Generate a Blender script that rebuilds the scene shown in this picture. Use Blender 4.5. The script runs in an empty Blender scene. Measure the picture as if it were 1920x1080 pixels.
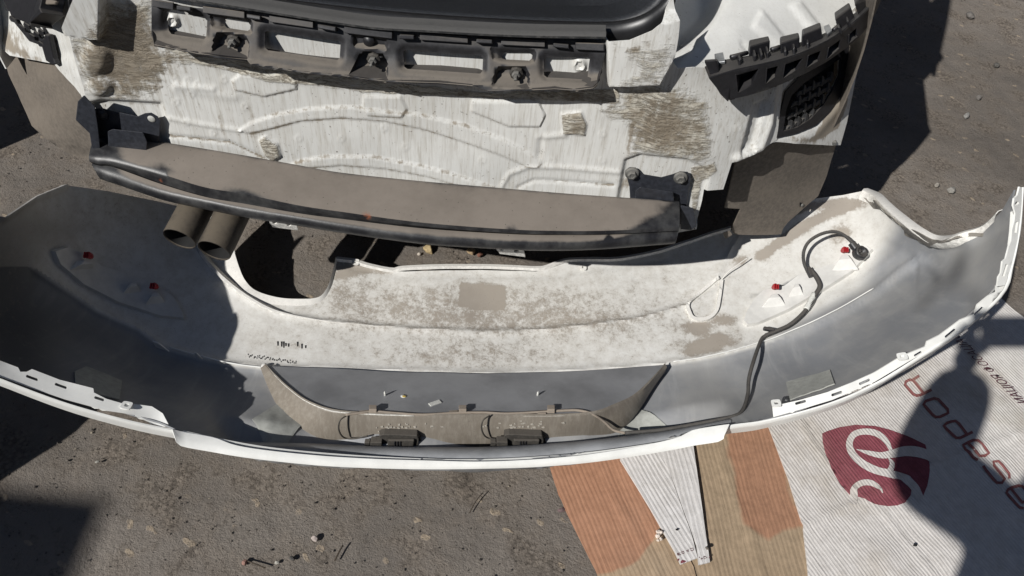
import bpy, bmesh, math, random
import numpy as np
from mathutils import Vector, Matrix
from mathutils.geometry import delaunay_2d_cdt
random.seed(7); RNG = np.random.RandomState(7)
D = bpy.data; SC = bpy.context.scene; COL = SC.collection
R = math.radians

# ------------------------------------------------------------------ camera
CH = 1.42; TH = R(48); RO = R(5.5); FP = 1507.0
cf = np.array([0, math.cos(TH), -math.sin(TH)]); cr0 = np.array([1., 0, 0]); cu0 = np.cross(cr0, cf)
cr = cr0*math.cos(RO) + cu0*math.sin(RO); cu = -cr0*math.sin(RO) + cu0*math.cos(RO)
CP = np.array([0, 0, CH])
cam = D.objects.new('camera', D.cameras.new('camera')); COL.objects.link(cam)
M = Matrix(((cr[0], cu[0], -cf[0], 0), (cr[1], cu[1], -cf[1], 0), (cr[2], cu[2], -cf[2], CH), (0, 0, 0, 1)))
cam.matrix_world = M
cam.data.sensor_width = 36; cam.data.lens = 36*FP/1920; cam.data.clip_start = 0.02; cam.data.clip_end = 500
SC.camera = cam

# ------------------------------------------------------------------ light
SAZ = R(47.5); SEL = R(39.0)           # direction the light travels (azimuth from +X) and elevation
sdir = Vector((math.cos(SAZ)*math.cos(SEL), math.sin(SAZ)*math.cos(SEL), -math.sin(SEL)))
sun = D.objects.new('sun', D.lights.new('sun', 'SUN')); COL.objects.link(sun)
sun.data.energy = 5.0; sun.data.angle = R(0.53); sun.data.color = (1.0, 0.975, 0.935)
sun.rotation_euler = sdir.to_track_quat('-Z', 'Y').to_euler(); sun.location = (-3, -3, 5)
W = D.worlds.new('World'); SC.world = W; W.use_nodes = True
wn = W.node_tree.nodes; wl = W.node_tree.links
sky = wn.new('ShaderNodeTexSky'); sky.sky_type = 'NISHITA'; sky.sun_disc = False
sky.ozone_density = 4.0; sky.dust_density = .4; sky.sun_elevation = SEL; sky.sun_rotation = math.atan2(-sdir.x, -sdir.y)
wl.new(sky.outputs[0], wn['Background'].inputs[0]); wn['Background'].inputs[1].default_value = 0.05
SC.view_settings.view_transform = 'Standard'; SC.view_settings.look = 'None'
SC.view_settings.exposure = -0.08; SC.view_settings.gamma = 1; SC.view_settings.use_curve_mapping = False

# ------------------------------------------------------------------ measuring helpers (image point -> place)
def ray(px, py):
    return cf + cr*((px-960)/FP) - cu*((py-540)/FP)
def onZ(px, py, z): d = ray(px, py); return CP + d*(z-CH)/d[2]
def onY(px, py, y): d = ray(px, py); return CP + d*y/d[1]
def onX(px, py, x): d = ray(px, py); return CP + d*x/d[0]
def rays(P):
    P = np.asarray(P, float)
    return cf[None] + np.outer((P[:, 0]-960)/FP, cr) - np.outer((P[:, 1]-540)/FP, cu)
class Surf:
    """smooth surface through measured points (px, py, axis, value): thin plate spline of inverse distance"""
    def __init__(s, ctrl, smooth=0.0):
        s.C = np.array([(c[0], c[1]) for c in ctrl], float)/1000
        w = []
        for c in ctrl:
            d = ray(c[0], c[1])
            t = {'z': (c[3]-CH)/d[2], 'y': c[3]/d[1], 'x': c[3]/d[0]}[c[2]]
            w.append(1/t)
        n = len(ctrl)
        K = s.k(s.C, s.C) + np.eye(n)*smooth
        Pm = np.hstack([np.ones((n, 1)), s.C])
        A = np.block([[K, Pm], [Pm.T, np.zeros((3, 3))]])
        s.w = np.linalg.lstsq(A, np.concatenate([w, np.zeros(3)]), rcond=None)[0]
    @staticmethod
    def k(a, b):
        d2 = ((a[:, None]-b[None])**2).sum(-1)
        return 0.5*d2*np.log(d2+1e-12)
    def __call__(s, P):
        P = np.asarray(P, float).reshape(-1, 2); Q = P/1000
        inv = s.k(Q, s.C) @ s.w[:-3] + s.w[-3] + Q @ s.w[-2:]
        return CP[None] + rays(P)/inv[:, None]
    def nrm(s, P):
        P = np.asarray(P, float).reshape(-1, 2); e = 2.0
        a = s(P+[e, 0])-s(P-[e, 0]); b = s(P+[0, e])-s(P-[0, e])
        n = np.cross(b, a); n /= np.linalg.norm(n, axis=1)[:, None]
        v = CP[None]-s(P); n *= np.sign((n*v).sum(1))[:, None]
        return n
    def at(s, px, py, lift=0.0):
        return (s([(px, py)]) + s.nrm([(px, py)])*lift)[0]

def pxof3(X):
    v = np.asarray(X)-CP; w = v@cf; return np.stack([960+FP*(v@cr)/w, 540-FP*(v@cu)/w], 1)
def seglen(P): return np.concatenate([[0], np.cumsum(np.linalg.norm(np.diff(P, axis=0), axis=1))])
def catmull(P, n=12, closed=False):
    P = np.asarray(P, float); out = []; m = len(P)
    rng = range(m) if closed else range(m-1)
    for i in rng:
        if closed: p0, p1, p2, p3 = P[(i-1) % m], P[i], P[(i+1) % m], P[(i+2) % m]
        else: p0, p1, p2, p3 = P[max(i-1, 0)], P[i], P[i+1], P[min(i+2, m-1)]
        if not closed and i == 0: p0 = 2*p1-p2
        if not closed and i == m-2: p3 = 2*p2-p1
        for k in range(n):
            t = k/n
            out.append(0.5*((2*p1)+(-p0+p2)*t+(2*p0-5*p1+4*p2-p3)*t*t+(-p0+3*p1-3*p2+p3)*t**3))
    if not closed: out.append(P[-1])
    return np.array(out)
def resample(P, n):
    P = np.asarray(P, float); s = seglen(P); t = np.linspace(0, s[-1], n)
    return np.stack([np.interp(t, s, P[:, k]) for k in range(P.shape[1])], 1)
def smooth(P, n=60): return resample(catmull(P, 10), n)
def dseg(X, poly, closed=False):
    """distance of points X (n,2) to a polyline"""
    P = np.asarray(poly, float)
    if closed: P = np.vstack([P, P[:1]])
    best = np.full(len(X), 1e9)
    for a, b in zip(P[:-1], P[1:]):
        ab = b-a; L = (ab@ab)+1e-9
        t = np.clip(((X-a)@ab)/L, 0, 1)
        best = np.minimum(best, np.hypot(*(X-(a+t[:, None]*ab)).T))
    return best
def inside(X, poly):
    P = np.asarray(poly, float); c = np.zeros(len(X), bool); j = len(P)-1
    for i in range(len(P)):
        yi, yj = P[i, 1], P[j, 1]; xi, xj = P[i, 0], P[j, 0]
        m = ((yi > X[:, 1]) != (yj > X[:, 1]))
        with np.errstate(divide='ignore', invalid='ignore'):
            c ^= m & (X[:, 0] < (xj-xi)*(X[:, 1]-yi)/(yj-yi+1e-12)+xi)
        j = i
    return c
def sdf(X, poly): d = dseg(X, poly, True); return np.where(inside(X, poly), d, -d)
def sstep(x, a, b): t = np.clip((x-a)/(b-a), 0, 1); return t*t*(3-2*t)
def ridge(X, poly, w, h): d = dseg(X, poly); return h*np.exp(-(d/w)**2)
def plate(X, poly, w, h): return h*sstep(sdf(X, poly), -w*0.5, w*0.5)
def vnoise(X, sc, seed=0):
    """smooth value noise of 2D points"""
    X = np.asarray(X)/sc; i = np.floor(X).astype(int); f = X-i; f = f*f*(3-2*f)
    def h(a, b):
        v = np.sin(a*127.1+b*311.7+seed*74.7)*43758.5453; return v-np.floor(v)
    a = h(i[:, 0], i[:, 1]); b = h(i[:, 0]+1, i[:, 1]); c = h(i[:, 0], i[:, 1]+1); d = h(i[:, 0]+1, i[:, 1]+1)
    return (a*(1-f[:, 0])+b*f[:, 0])*(1-f[:, 1])+(c*(1-f[:, 0])+d*f[:, 0])*f[:, 1]

# ------------------------------------------------------------------ object helpers
def tag(o, label=None, cat=None, group=None, kind=None):
    if label: o['label'] = label
    if cat: o['category'] = cat
    if group: o['group'] = group
    if kind: o['kind'] = kind
    return o
def empty(name, loc, label=None, cat=None, group=None):
    o = D.objects.new(name, None); COL.objects.link(o); o.location = loc; o.empty_display_size = .1
    return tag(o, label, cat, group)
def base_of(p):
    v = Vector((0, 0, 0))
    while p is not None: v += p.location; p = p.parent
    return v
def mesh_obj(name, verts, faces, mat=None, parent=None, smooth_=True, attrs=None, solid=0, bevel=0, offset=-1):
    me = D.meshes.new(name)
    b = base_of(parent)
    V = np.asarray(verts, float)-np.array(b)[None]
    me.from_pydata(V.tolist(), [], [tuple(int(i) for i in f) for f in faces]); me.update()
    if smooth_:
        me.polygons.foreach_set('use_smooth', [True]*len(me.polygons))
    for k, v in (attrs or {}).items():
        a = me.attributes.new(k, 'FLOAT', 'POINT'); a.data.foreach_set('value', np.asarray(v, np.float32))
    o = D.objects.new(name, me); COL.objects.link(o)
    if parent: o.parent = parent
    if mat: me.materials.append(mat)
    if solid:
        m = o.modifiers.new('solid', 'SOLIDIFY'); m.thickness = solid; m.offset = offset
        if smooth_:
            e = o.modifiers.new('edges', 'EDGE_SPLIT'); e.split_angle = R(48)
    if bevel:
        m = o.modifiers.new('bevel', 'BEVEL'); m.width = bevel; m.segments = 2; m.limit_method = 'ANGLE'; m.angle_limit = R(40)
    return o
def patch(name, outline, surf, mat, parent=None, holes=(), step=5, relief=None, attrs=None, solid=.0025, lift=0, extra=(), kind=None):
    """a sheet of material: triangulated inside its outline, formed by `relief`, and given thickness"""
    outline = np.asarray(outline, float)
    def dens(P, closed=True):
        P = np.asarray(P, float); Q = np.vstack([P, P[:1]]) if closed else P
        out = []
        for a, b in zip(Q[:-1], Q[1:]):
            n = max(1, int(np.linalg.norm(b-a)/(step*1.2)))
            for k in range(n): out.append(a+(b-a)*k/n)
        return np.array(out)
    loops = [dens(outline)]+[dens(h) for h in holes]
    x0, y0 = outline.min(0); x1, y1 = outline.max(0)
    gx, gy = np.meshgrid(np.arange(x0+step/2, x1, step), np.arange(y0+step/2, y1, step))
    gx = gx + (np.arange(gx.shape[0]) % 2)[:, None]*step*.5
    G = np.stack([gx.ravel(), gy.ravel()], 1)
    k = inside(G, outline) & (dseg(G, outline, True) > step*.45)
    for h in holes: k &= ~inside(G, h) & (dseg(G, h, True) > step*.45)
    G = G[k]
    pts = []; edges = []
    for L in loops:
        s0 = len(pts); n = len(L); pts += [Vector(p) for p in L]
        edges += [(s0+i, s0+(i+1) % n) for i in range(n)]
    pts += [Vector(p) for p in G]
    v, e, f, *_ = delaunay_2d_cdt(pts, edges, [], 0, 1e-4)
    P = np.array([(a.x, a.y) for a in v]); F_ = np.array([tuple(t) for t in f if len(t) == 3])
    cen = P[F_].mean(1); ok = inside(cen, loops[0])
    for L in loops[1:]: ok &= ~inside(cen, L)
    F_ = F_[ok]
    used = np.unique(F_); rm = -np.ones(len(P), int); rm[used] = np.arange(len(used)); P = P[used]; F_ = rm[F_]
    X3 = surf(P); h = np.full(len(P), float(lift))
    if relief is not None: h = h+relief(P)
    X3 = X3 + surf.nrm(P)*h[:, None]
    # orient towards the viewer side
    a, b, c = X3[F_[:, 0]], X3[F_[:, 1]], X3[F_[:, 2]]
    if (np.cross(b-a, c-a)*(CP-a)).sum() < 0: F_ = F_[:, ::-1]
    at = {k: fn(P) for k, fn in (attrs or {}).items()}
    o = mesh_obj(name, X3, F_, mat, parent, True, at, solid)
    if kind: o['kind'] = kind
    return o
def loft(name, curves, mat, parent=None, solid=0, closed=False, sm=True, caps=False, attrs=None, bevel=0):
    n = len(curves[0]); V = np.vstack(curves); m = len(curves); F_ = []
    for j in range(m if closed else m-1):
        k = (j+1) % m
        for i in range(n-1): F_.append((j*n+i, j*n+i+1, k*n+i+1, k*n+i))
    if caps:
        F_.append([j*n for j in range(m)]); F_.append([j*n+n-1 for j in range(m)][::-1])
    return mesh_obj(name, V, F_, mat, parent, sm, attrs, solid, bevel)
def tube(name, pts, rad, mat, parent=None, sides=8, rings=0, caps=True, sub=8):
    P = np.asarray(pts, float)
    if len(P) > 2 and sub: P = catmull(P, sub)
    if rings: P = resample(P, rings)
    T = np.gradient(P, axis=0); T /= np.linalg.norm(T, axis=1)[:, None]+1e-12
    u = np.cross(T[0], [0, 0, 1.]);
    if np.linalg.norm(u) < .1: u = np.cross(T[0], [1., 0, 0])
    V = []
    for i in range(len(P)):
        u = u-T[i]*(u@T[i]); u /= np.linalg.norm(u); w = np.cross(T[i], u)
        r = rad(i) if callable(rad) else rad
        for k in range(sides):
            a = 2*math.pi*k/sides; V.append(P[i]+r*(math.cos(a)*u+math.sin(a)*w))
    F_ = []
    for i in range(len(P)-1):
        for k in range(sides): F_.append((i*sides+k, i*sides+(k+1) % sides, (i+1)*sides+(k+1) % sides, (i+1)*sides+k))
    if caps:
        F_.append(list(range(sides))[::-1]); F_.append([(len(P)-1)*sides+k for k in range(sides)])
    return mesh_obj(name, V, F_, mat, parent, True)
def prism(name, bot, top, mat, parent=None, bevel=.0012, sm=False):
    """solid between two equal loops of 3D points"""
    n = len(bot); V = list(bot)+list(top)
    F_ = [list(range(n))[::-1], list(range(n, 2*n))]+[(i, (i+1) % n, n+(i+1) % n, n+i) for i in range(n)]
    return mesh_obj(name, V, F_, mat, parent, sm, None, 0, bevel)
def slab(name, px, surf, t0, t1, mat, parent=None, bevel=.001):
    px = np.asarray(px, float); b = surf(px); n = surf.nrm(px)
    return prism(name, b+n*t0, b+n*t1, mat, parent, bevel)
def box(name, c, size, mat, parent=None, ax=None, bevel=.0015):
    c = np.asarray(c, float)
    ax = np.eye(3) if ax is None else np.asarray(ax, float)
    s = np.asarray(size)/2
    q = [(-1, -1), (1, -1), (1, 1), (-1, 1)]
    bot = [c+ax[0]*s[0]*a+ax[1]*s[1]*b-ax[2]*s[2] for a, b in q]; top = [p+2*ax[2]*s[2] for p in bot]
    return prism(name, bot, top, mat, parent, bevel)
def frame_from(n, up=(0, 0, 1)):
    n = np.asarray(n, float); n /= np.linalg.norm(n); x = np.cross(up, n); x /= np.linalg.norm(x); y = np.cross(n, x); return np.array([x, y, n])
def lathe(name, c, n, prof, mat, parent=None, sides=20, up=(0, 0, 1), sm=True):
    ax = frame_from(n, up); V = []; F_ = []
    for (r, h) in prof:
        for k in range(sides):
            a = 2*math.pi*k/sides; V.append(np.asarray(c)+ax[0]*r*math.cos(a)+ax[1]*r*math.sin(a)+ax[2]*h)
    for j in range(len(prof)-1):
        for k in range(sides): F_.append((j*sides+k, j*sides+(k+1) % sides, (j+1)*sides+(k+1) % sides, (j+1)*sides+k))
    F_.append(list(range(sides))[::-1]); F_.append([(len(prof)-1)*sides+k for k in range(sides)])
    return mesh_obj(name, V, F_, mat, parent, sm)
def join_mesh(parts):
    V = []; F_ = []
    for v, f in parts:
        o = len(V); V += list(v); F_ += [tuple(i+o for i in q) for q in f]
    return V, F_
def boxdata(c, size, ax):
    c = np.asarray(c, float); ax = np.asarray(ax, float); s = np.asarray(size)/2; V = []
    for z in (-1, 1):
        for a, b in ((-1, -1), (1, -1), (1, 1), (-1, 1)): V.append(c+ax[0]*s[0]*a+ax[1]*s[1]*b+ax[2]*s[2]*z)
    return V, [(3, 2, 1, 0), (4, 5, 6, 7), (0, 1, 5, 4), (1, 2, 6, 5), (2, 3, 7, 6), (3, 0, 4, 7)]

# ------------------------------------------------------------------ materials
class NT:
    def __init__(s, name):
        s.m = D.materials.new(name); s.m.use_nodes = True; s.t = s.m.node_tree; s.n = s.t.nodes; s.l = s.t.links
        s.b = s.n['Principled BSDF']; s.geo = s.n.new('ShaderNodeNewGeometry'); s.pos = s.geo.outputs['Position']
    def lk(s, a, b):
        if isinstance(a, (int, float)): b.default_value = a
        elif isinstance(a, tuple): b.default_value = a if len(a) != 3 or b.type == 'VECTOR' else (*a, 1)
        else: s.l.new(a, b)
    def map(s, scale=(1, 1, 1), rot=(0, 0, 0), vec=None):
        if tuple(rot) != (0, 0, 0) and tuple(scale) != (1, 1, 1): vec = s.map((1, 1, 1), rot, vec); rot = (0, 0, 0)
        m = s.n.new('ShaderNodeMapping'); m.inputs['Scale'].default_value = scale; m.inputs['Rotation'].default_value = rot
        s.l.new(vec or s.pos, m.inputs[0]); return m.outputs[0]
    def noise(s, scale, detail=4, rough=.6, vec=None, dist=0, col=False):
        m = s.n.new('ShaderNodeTexNoise'); m.inputs['Scale'].default_value = scale; m.inputs['Detail'].default_value = detail
        m.inputs['Roughness'].default_value = rough; m.inputs['Distortion'].default_value = dist
        s.l.new(vec or s.pos, m.inputs['Vector']); return m.outputs['Color' if col else 'Fac']
    def vor(s, scale, feat='F1', vec=None, out='Distance', rnd=1):
        m = s.n.new('ShaderNodeTexVoronoi'); m.feature = feat; m.inputs['Scale'].default_value = scale
        m.inputs['Randomness'].default_value = rnd
        s.l.new(vec or s.pos, m.inputs['Vector']); return m.outputs[out]
    def wave(s, scale, vec=None, dist=0, dscale=1, detail=2):
        m = s.n.new('ShaderNodeTexWave'); m.inputs['Scale'].default_value = scale; m.inputs['Distortion'].default_value = dist
        m.inputs['Detail Scale'].default_value = dscale; m.inputs['Detail'].default_value = detail
        s.l.new(vec or s.pos, m.inputs['Vector']); return m.outputs['Fac']
    def ramp(s, f, a, b, lo=0., hi=1.):
        m = s.n.new('ShaderNodeMapRange'); m.interpolation_type = 'SMOOTHSTEP'
        s.lk(f, m.inputs[0]); m.inputs[1].default_value = a; m.inputs[2].default_value = b
        m.inputs[3].default_value = lo; m.inputs[4].default_value = hi; return m.outputs[0]
    def math(s, op, a, b=0., c=0.):
        m = s.n.new('ShaderNodeMath'); m.operation = op; s.lk(a, m.inputs[0]); s.lk(b, m.inputs[1])
        if op in ('MULTIPLY_ADD',): s.lk(c, m.inputs[2])
        return m.outputs[0]
    def mix(s, f, a, b):
        m = s.n.new('ShaderNodeMix'); m.data_type = 'RGBA'; s.lk(f, m.inputs[0]); s.lk(a, m.inputs[6]); s.lk(b, m.inputs[7]); return m.outputs[2]
    def attr(s, name):
        m = s.n.new('ShaderNodeAttribute'); m.attribute_name = name; return m.outputs['Fac']
    def bump(s, h, strength=.5, dist=.002, nrm=None):
        m = s.n.new('ShaderNodeBump'); m.inputs['Strength'].default_value = strength; m.inputs['Distance'].default_value = dist
        s.l.new(h, m.inputs['Height'])
        if nrm: s.l.new(nrm, m.inputs['Normal'])
        return m.outputs[0]
    def out(s, col, rough=.6, nrm=None, metal=0, spec=.5):
        s.lk(col, s.b.inputs['Base Color']); s.lk(rough, s.b.inputs['Roughness']); s.lk(metal, s.b.inputs['Metallic'])
        s.b.inputs['Specular IOR Level'].default_value = spec
        if nrm: s.l.new(nrm, s.b.inputs['Normal'])
        return s.m
    def up(s):
        m = s.n.new('ShaderNodeSeparateXYZ'); s.l.new(s.geo.outputs['Normal'], m.inputs[0]); return m.outputs[2]

DUST = (.20, .168, .135)
def m_ground():
    t = NT('packed_dirt')
    big = t.noise(1.6, 5, .6); mid = t.noise(9, 5, .65); fine = t.noise(70, 6, .7); gr = t.noise(330, 3, .8)
    c = t.mix(t.ramp(big, .35, .65), (.168, .149, .130), (.238, .211, .184))
    c = t.mix(t.ramp(mid, .4, .7, 0, .55), c, (.235, .192, .150))
    c = t.mix(t.ramp(fine, .52, .72, 0, .6), c, (.110, .092, .075))
    c = t.mix(t.ramp(gr, .60, .74, 0, .5), c, (.33, .29, .24))
    c = t.mix(t.ramp(t.noise(2.3, 6, .7), .5, .72, 0, .45), c, (.095, .083, .073))
    # embedded pale chips, stretched and scattered
    v = t.map((26, 44, 20), (0, 0, .5)); wv = t.n.new('ShaderNodeVectorMath'); wv.operation = 'ADD'
    t.l.new(v, wv.inputs[0]); nz = t.noise(30, 2, .6, col=True); t.l.new(nz, wv.inputs[1])
    d = t.vor(1, vec=wv.outputs[0]); cc = t.vor(1, vec=wv.outputs[0], out='Color')
    sp = t.n.new('ShaderNodeSeparateColor'); t.l.new(cc, sp.inputs[0])
    chip = t.math('MULTIPLY', t.ramp(d, .30, .22), t.ramp(sp.outputs[0], .84, .90))
    chip = t.math('MULTIPLY', chip, t.ramp(fine, .35, .55, .2, .8))
    c = t.mix(chip, c, (.42, .34, .25))
    holes = t.vor(95); c = t.mix(t.math('MULTIPLY', t.ramp(holes, .22, .12), t.ramp(mid, .5, .62, 0, .8)), c, (.035, .03, .026))
    v1 = t.vor(130); v2 = t.vor(48)
    c = t.mix(t.math('MULTIPLY', t.ramp(v1, .10, .40, .30, 0), t.ramp(mid, .45, .62)), c, (.30, .27, .235)); c = t.mix(t.math('MULTIPLY', t.ramp(v1, .50, .66), t.ramp(mid, .5, .62, 0, .6)), c, (.085, .073, .062))
    h = t.math('ADD', t.math('MULTIPLY', mid, .7), t.math('MULTIPLY', fine, .45)); h = t.math('ADD', h, t.math('MULTIPLY', t.math('MULTIPLY', v1, t.ramp(big, .35, .6, .3, 1)), -.12)); h = t.math('ADD', h, t.math('MULTIPLY', t.math('MULTIPLY', v2, t.ramp(mid, .5, .62)), -.22))
    h = t.math('ADD', h, t.math('MULTIPLY', gr, .35)); h = t.math('ADD', h, t.math('MULTIPLY', chip, .12))
    return t.out(c, .92, t.bump(h, 1.0, .009), spec=.2)
def m_paint(name, base=(.68, .68, .655), streak=.42):
    """white body paint with run-down dirt, clotted wax where the attribute says so"""
    t = NT(name)
    n1 = t.noise(6, 4, .6); st = t.noise(1, 5, .7, t.map((110, 110, 6))); st2 = t.noise(1, 4, .7, t.map((260, 260, 16)))
    n3 = t.noise(45, 5, .7)
    mud = t.attr('mud'); wax = t.attr('wax')
    c = t.mix(t.ramp(n1, .35, .7), base, tuple(x*.86 for x in base)); c = t.mix(t.ramp(st, .42, .70, 0, streak), c, (.42, .395, .345))
    c = t.mix(t.ramp(st2, .48, .68, 0, streak), c, (.32, .29, .24))
    sp = t.noise(170, 2, .5); c = t.mix(t.math('MULTIPLY', t.ramp(sp, .68, .73, 0, .8), t.ramp(n1, .4, .6)), c, (.16, .14, .12))
    # brushed-on sealer and caked road dirt: fine strokes with brown in the furrows
    wd = t.noise(9, 2, .5, col=True); wv = t.n.new('ShaderNodeVectorMath'); wv.operation = 'MULTIPLY_ADD'
    t.l.new(wd, wv.inputs[0]); wv.inputs[1].default_value = (.05, .05, .05); t.l.new(t.pos, wv.inputs[2])
    w2 = t.noise(1, 7, .75, t.map((15, 15, 120), vec=wv.outputs[0])); w3 = t.noise(60, 6, .75)
    line = t.ramp(t.math('ABSOLUTE', t.math('SUBTRACT', w2, .5)), .0, .022)
    line2 = t.ramp(t.math('ABSOLUTE', t.math('SUBTRACT', t.noise(1, 4, .6, t.map((14, 14, 38), vec=wv.outputs[0])), .5)), .0, .02)
    w = t.math('MULTIPLY', line, t.ramp(line2, 0, 1, .3, 1))
    wxc = t.mix(w, (.14, .105, .062), (.57, .54, .46))
    wxc = t.mix(t.ramp(t.math('ADD', t.noise(11, 6, .75), t.math('MULTIPLY', t.math('SUBTRACT', w3, .5), .5)), .45, .68, .0, .88), wxc, (.205, .158, .098))
    wm = t.ramp(t.math('ADD', wax, t.math('MULTIPLY', t.math('SUBTRACT', t.math('ADD', t.math('MULTIPLY', n3, .5), t.math('MULTIPLY', w2, .5)), .5), 2.6)), .40, .85, 0, .86)
    c = t.mix(wm, c, wxc)
    mm = t.ramp(t.math('ADD', mud, t.math('MULTIPLY', t.math('SUBTRACT', t.math('ADD', t.math('MULTIPLY', n3, .6), t.math('MULTIPLY', st, .4)), .5), 1.5)), .38, .66, 0, .85)
    c = t.mix(mm, c, (.235, .195, .145))
    hb = t.math('ADD', t.math('MULTIPLY', t.math('ADD', w, t.math('MULTIPLY', w2, 1.3)), wm), t.math('MULTIPLY', n3, .06))
    return t.out(c, t.mix(wm, (.42,)*3, (.7,)*3), t.bump(hb, .75, .0016), spec=.4)
def m_inner():
    """inside of the bumper cover: white plastic, grey primer mist, dried mud"""
    t = NT('bumper_plastic')
    grey = t.attr('grey'); dust = t.attr('dust'); n1 = t.noise(5, 5, .6); n2 = t.noise(38, 6, .72); n3 = t.noise(150, 4, .7)
    run = t.noise(1, 4, .6, t.map((55, 6, 8)))
    c = t.mix(t.ramp(n2, .3, .75, 0, .55), (.66, .655, .63), (.50, .485, .45))
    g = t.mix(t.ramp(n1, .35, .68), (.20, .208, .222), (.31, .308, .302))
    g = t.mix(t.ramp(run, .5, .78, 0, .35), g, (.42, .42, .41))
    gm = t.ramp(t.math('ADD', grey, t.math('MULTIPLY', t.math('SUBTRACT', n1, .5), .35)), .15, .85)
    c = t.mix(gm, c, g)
    smoke = t.attr('smoke'); c = t.mix(t.ramp(t.math('ADD', smoke, t.math('MULTIPLY', t.math('SUBTRACT', n1, .5), .5)), .1, 1., 0, .92), c, (.045, .048, .055))  # smoky overspray on the right wing, painted shade on the left
    dm = t.math('ADD', dust, t.math('MULTIPLY', t.math('SUBTRACT', t.math('ADD', t.math('MULTIPLY', n2, .45), t.math('MULTIPLY', t.noise(125, 7, .8), .55)), .5), 2.4))
    dmask = t.ramp(dm, .44, .80, 0, .78)
    soft = t.ramp(dm, .05, .7, 0, .40)
    inv = t.math('SUBTRACT', 1., gm); c = t.mix(t.math('MULTIPLY', t.ramp(t.noise(2.5, 4, .6), .3, .7, 0, .18), inv), c, (.54, .50, .43)); c = t.mix(soft, c, (.36, .325, .275)); c = t.mix(dmask, c, t.mix(t.ramp(n1, .35, .65), (.225, .190, .155), (.29, .25, .205)))
    sp = t.ramp(t.vor(210), .16, .08); spm = t.math('MULTIPLY', sp, t.ramp(t.noise(24, 3, .6), .40, .62, 0, 1))
    spm = t.math('MULTIPLY', spm, t.math('SUBTRACT', 1., t.math('MULTIPLY', gm, .75)))
    c = t.mix(t.math('MULTIPLY', spm, .85), c, (.10, .082, .065))
    h = t.math('ADD', t.math('MULTIPLY', dmask, .35), t.math('MULTIPLY', n3, .10))
    return t.out(c, .6, t.bump(h, .6, .0025), spec=.35)
def m_dusty(name, base, dust=DUST, lo=.1, hi=.75, rough=.5, amt=1., metal=0, sc=14, patchy=.5, gloss=.5):
    """dark part with dust settled on what faces up"""
    t = NT(name); up = t.up(); n1 = t.noise(sc, 5, .65); n2 = t.noise(120, 4, .7)
    f = t.math('ADD', up, t.math('MULTIPLY', t.math('SUBTRACT', n1, .5), patchy*2)); m = t.ramp(f, lo, hi, 0, amt)
    m = t.math('MULTIPLY', m, t.ramp(n2, .2, .5, .75, 1))
    c = t.mix(m, t.mix(t.ramp(n2, .35, .7), base, tuple(x*1.7 for x in base)), dust)
    c = t.mix(t.ramp(t.vor(160), .12, .06, 0, .5), c, (.05, .045, .04))
    return t.out(c, t.mix(m, (rough,)*3, (.95,)*3), t.bump(t.math('ADD', t.math('MULTIPLY', n2, .3), t.math('MULTIPLY', m, .3)), .4, .002), metal=metal, spec=gloss)
def m_plain(name, col, rough=.5, metal=0, var=.25, sc=60, bump=.15, spec=.5, bs=.001):
    t = NT(name); n = t.noise(sc, 5, .65); n2 = t.noise(sc*5, 3, .7)
    c = t.mix(t.ramp(n, .3, .7), tuple(x*(1-var) for x in col), tuple(min(1, x*(1+var)) for x in col))
    return t.out(c, rough, t.bump(t.math('ADD', n, t.math('MULTIPLY', n2, .4)), bump, bs), metal=metal, spec=spec)
def m_card(name, c1, c2, ang, pitch=.0068, dirt=.5, strength=.8, crease=1.0, ink=None):
    """corrugated board: flutes run at `ang` (world, radians)"""
    t = NT(name)
    wob = t.noise(7, 3, .5, col=True); vm = t.n.new('ShaderNodeVectorMath'); vm.operation = 'MULTIPLY_ADD'
    t.l.new(wob, vm.inputs[0]); vm.inputs[1].default_value = (.012, .012, 0); t.l.new(t.pos, vm.inputs[2])
    m = t.n.new('ShaderNodeMapping'); m.inputs['Rotation'].default_value = (0, 0, -ang); t.l.new(vm.outputs[0], m.inputs[0])
    sx = t.n.new('ShaderNodeSeparateXYZ'); t.l.new(m.outputs[0], sx.inputs[0])
    w = t.math('SINE', t.math('MULTIPLY', sx.outputs[1], 2*math.pi/pitch))
    along = t.noise(1, 3, .6, t.map((4, 150, 1), (0, 0, -ang)))
    alo2 = t.noise(1, 4, .7, t.map((14, 420, 1), (0, 0, -ang)))
    n1 = t.noise(5, 5, .6); n2 = t.noise(60, 5, .7)
    c = t.mix(t.ramp(n2, .35, .7), c1, c2)
    w01 = t.ramp(w, -1., .2)
    c = t.mix(t.math('MULTIPLY', t.math('SUBTRACT', 1., w01), t.ramp(along, .35, .65, .02, .26)), c, tuple(x*.6 for x in c2))
    c = t.mix(t.ramp(n1, .50, .76, 0, dirt), c, (.34, .29, .22))
    c = t.mix(t.ramp(alo2, .58, .75, 0, dirt*.8), c, (.25, .22, .18))
    if ink: 
        c = t.mix(t.ramp(t.math('ADD', n2, t.math('MULTIPLY', along, .4)), .78, .98, 0, .45), ink, (.45, .25, .24))
    h = t.math('ADD', t.math('MULTIPLY', w, .30), t.math('MULTIPLY', along, 1.3)); h = t.math('ADD', h, t.math('MULTIPLY', n1, 6.0))
    h = t.math('ADD', h, t.math('MULTIPLY', alo2, .9))
    return t.out(c, .85, t.bump(h, strength, .0016), spec=.25)

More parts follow.
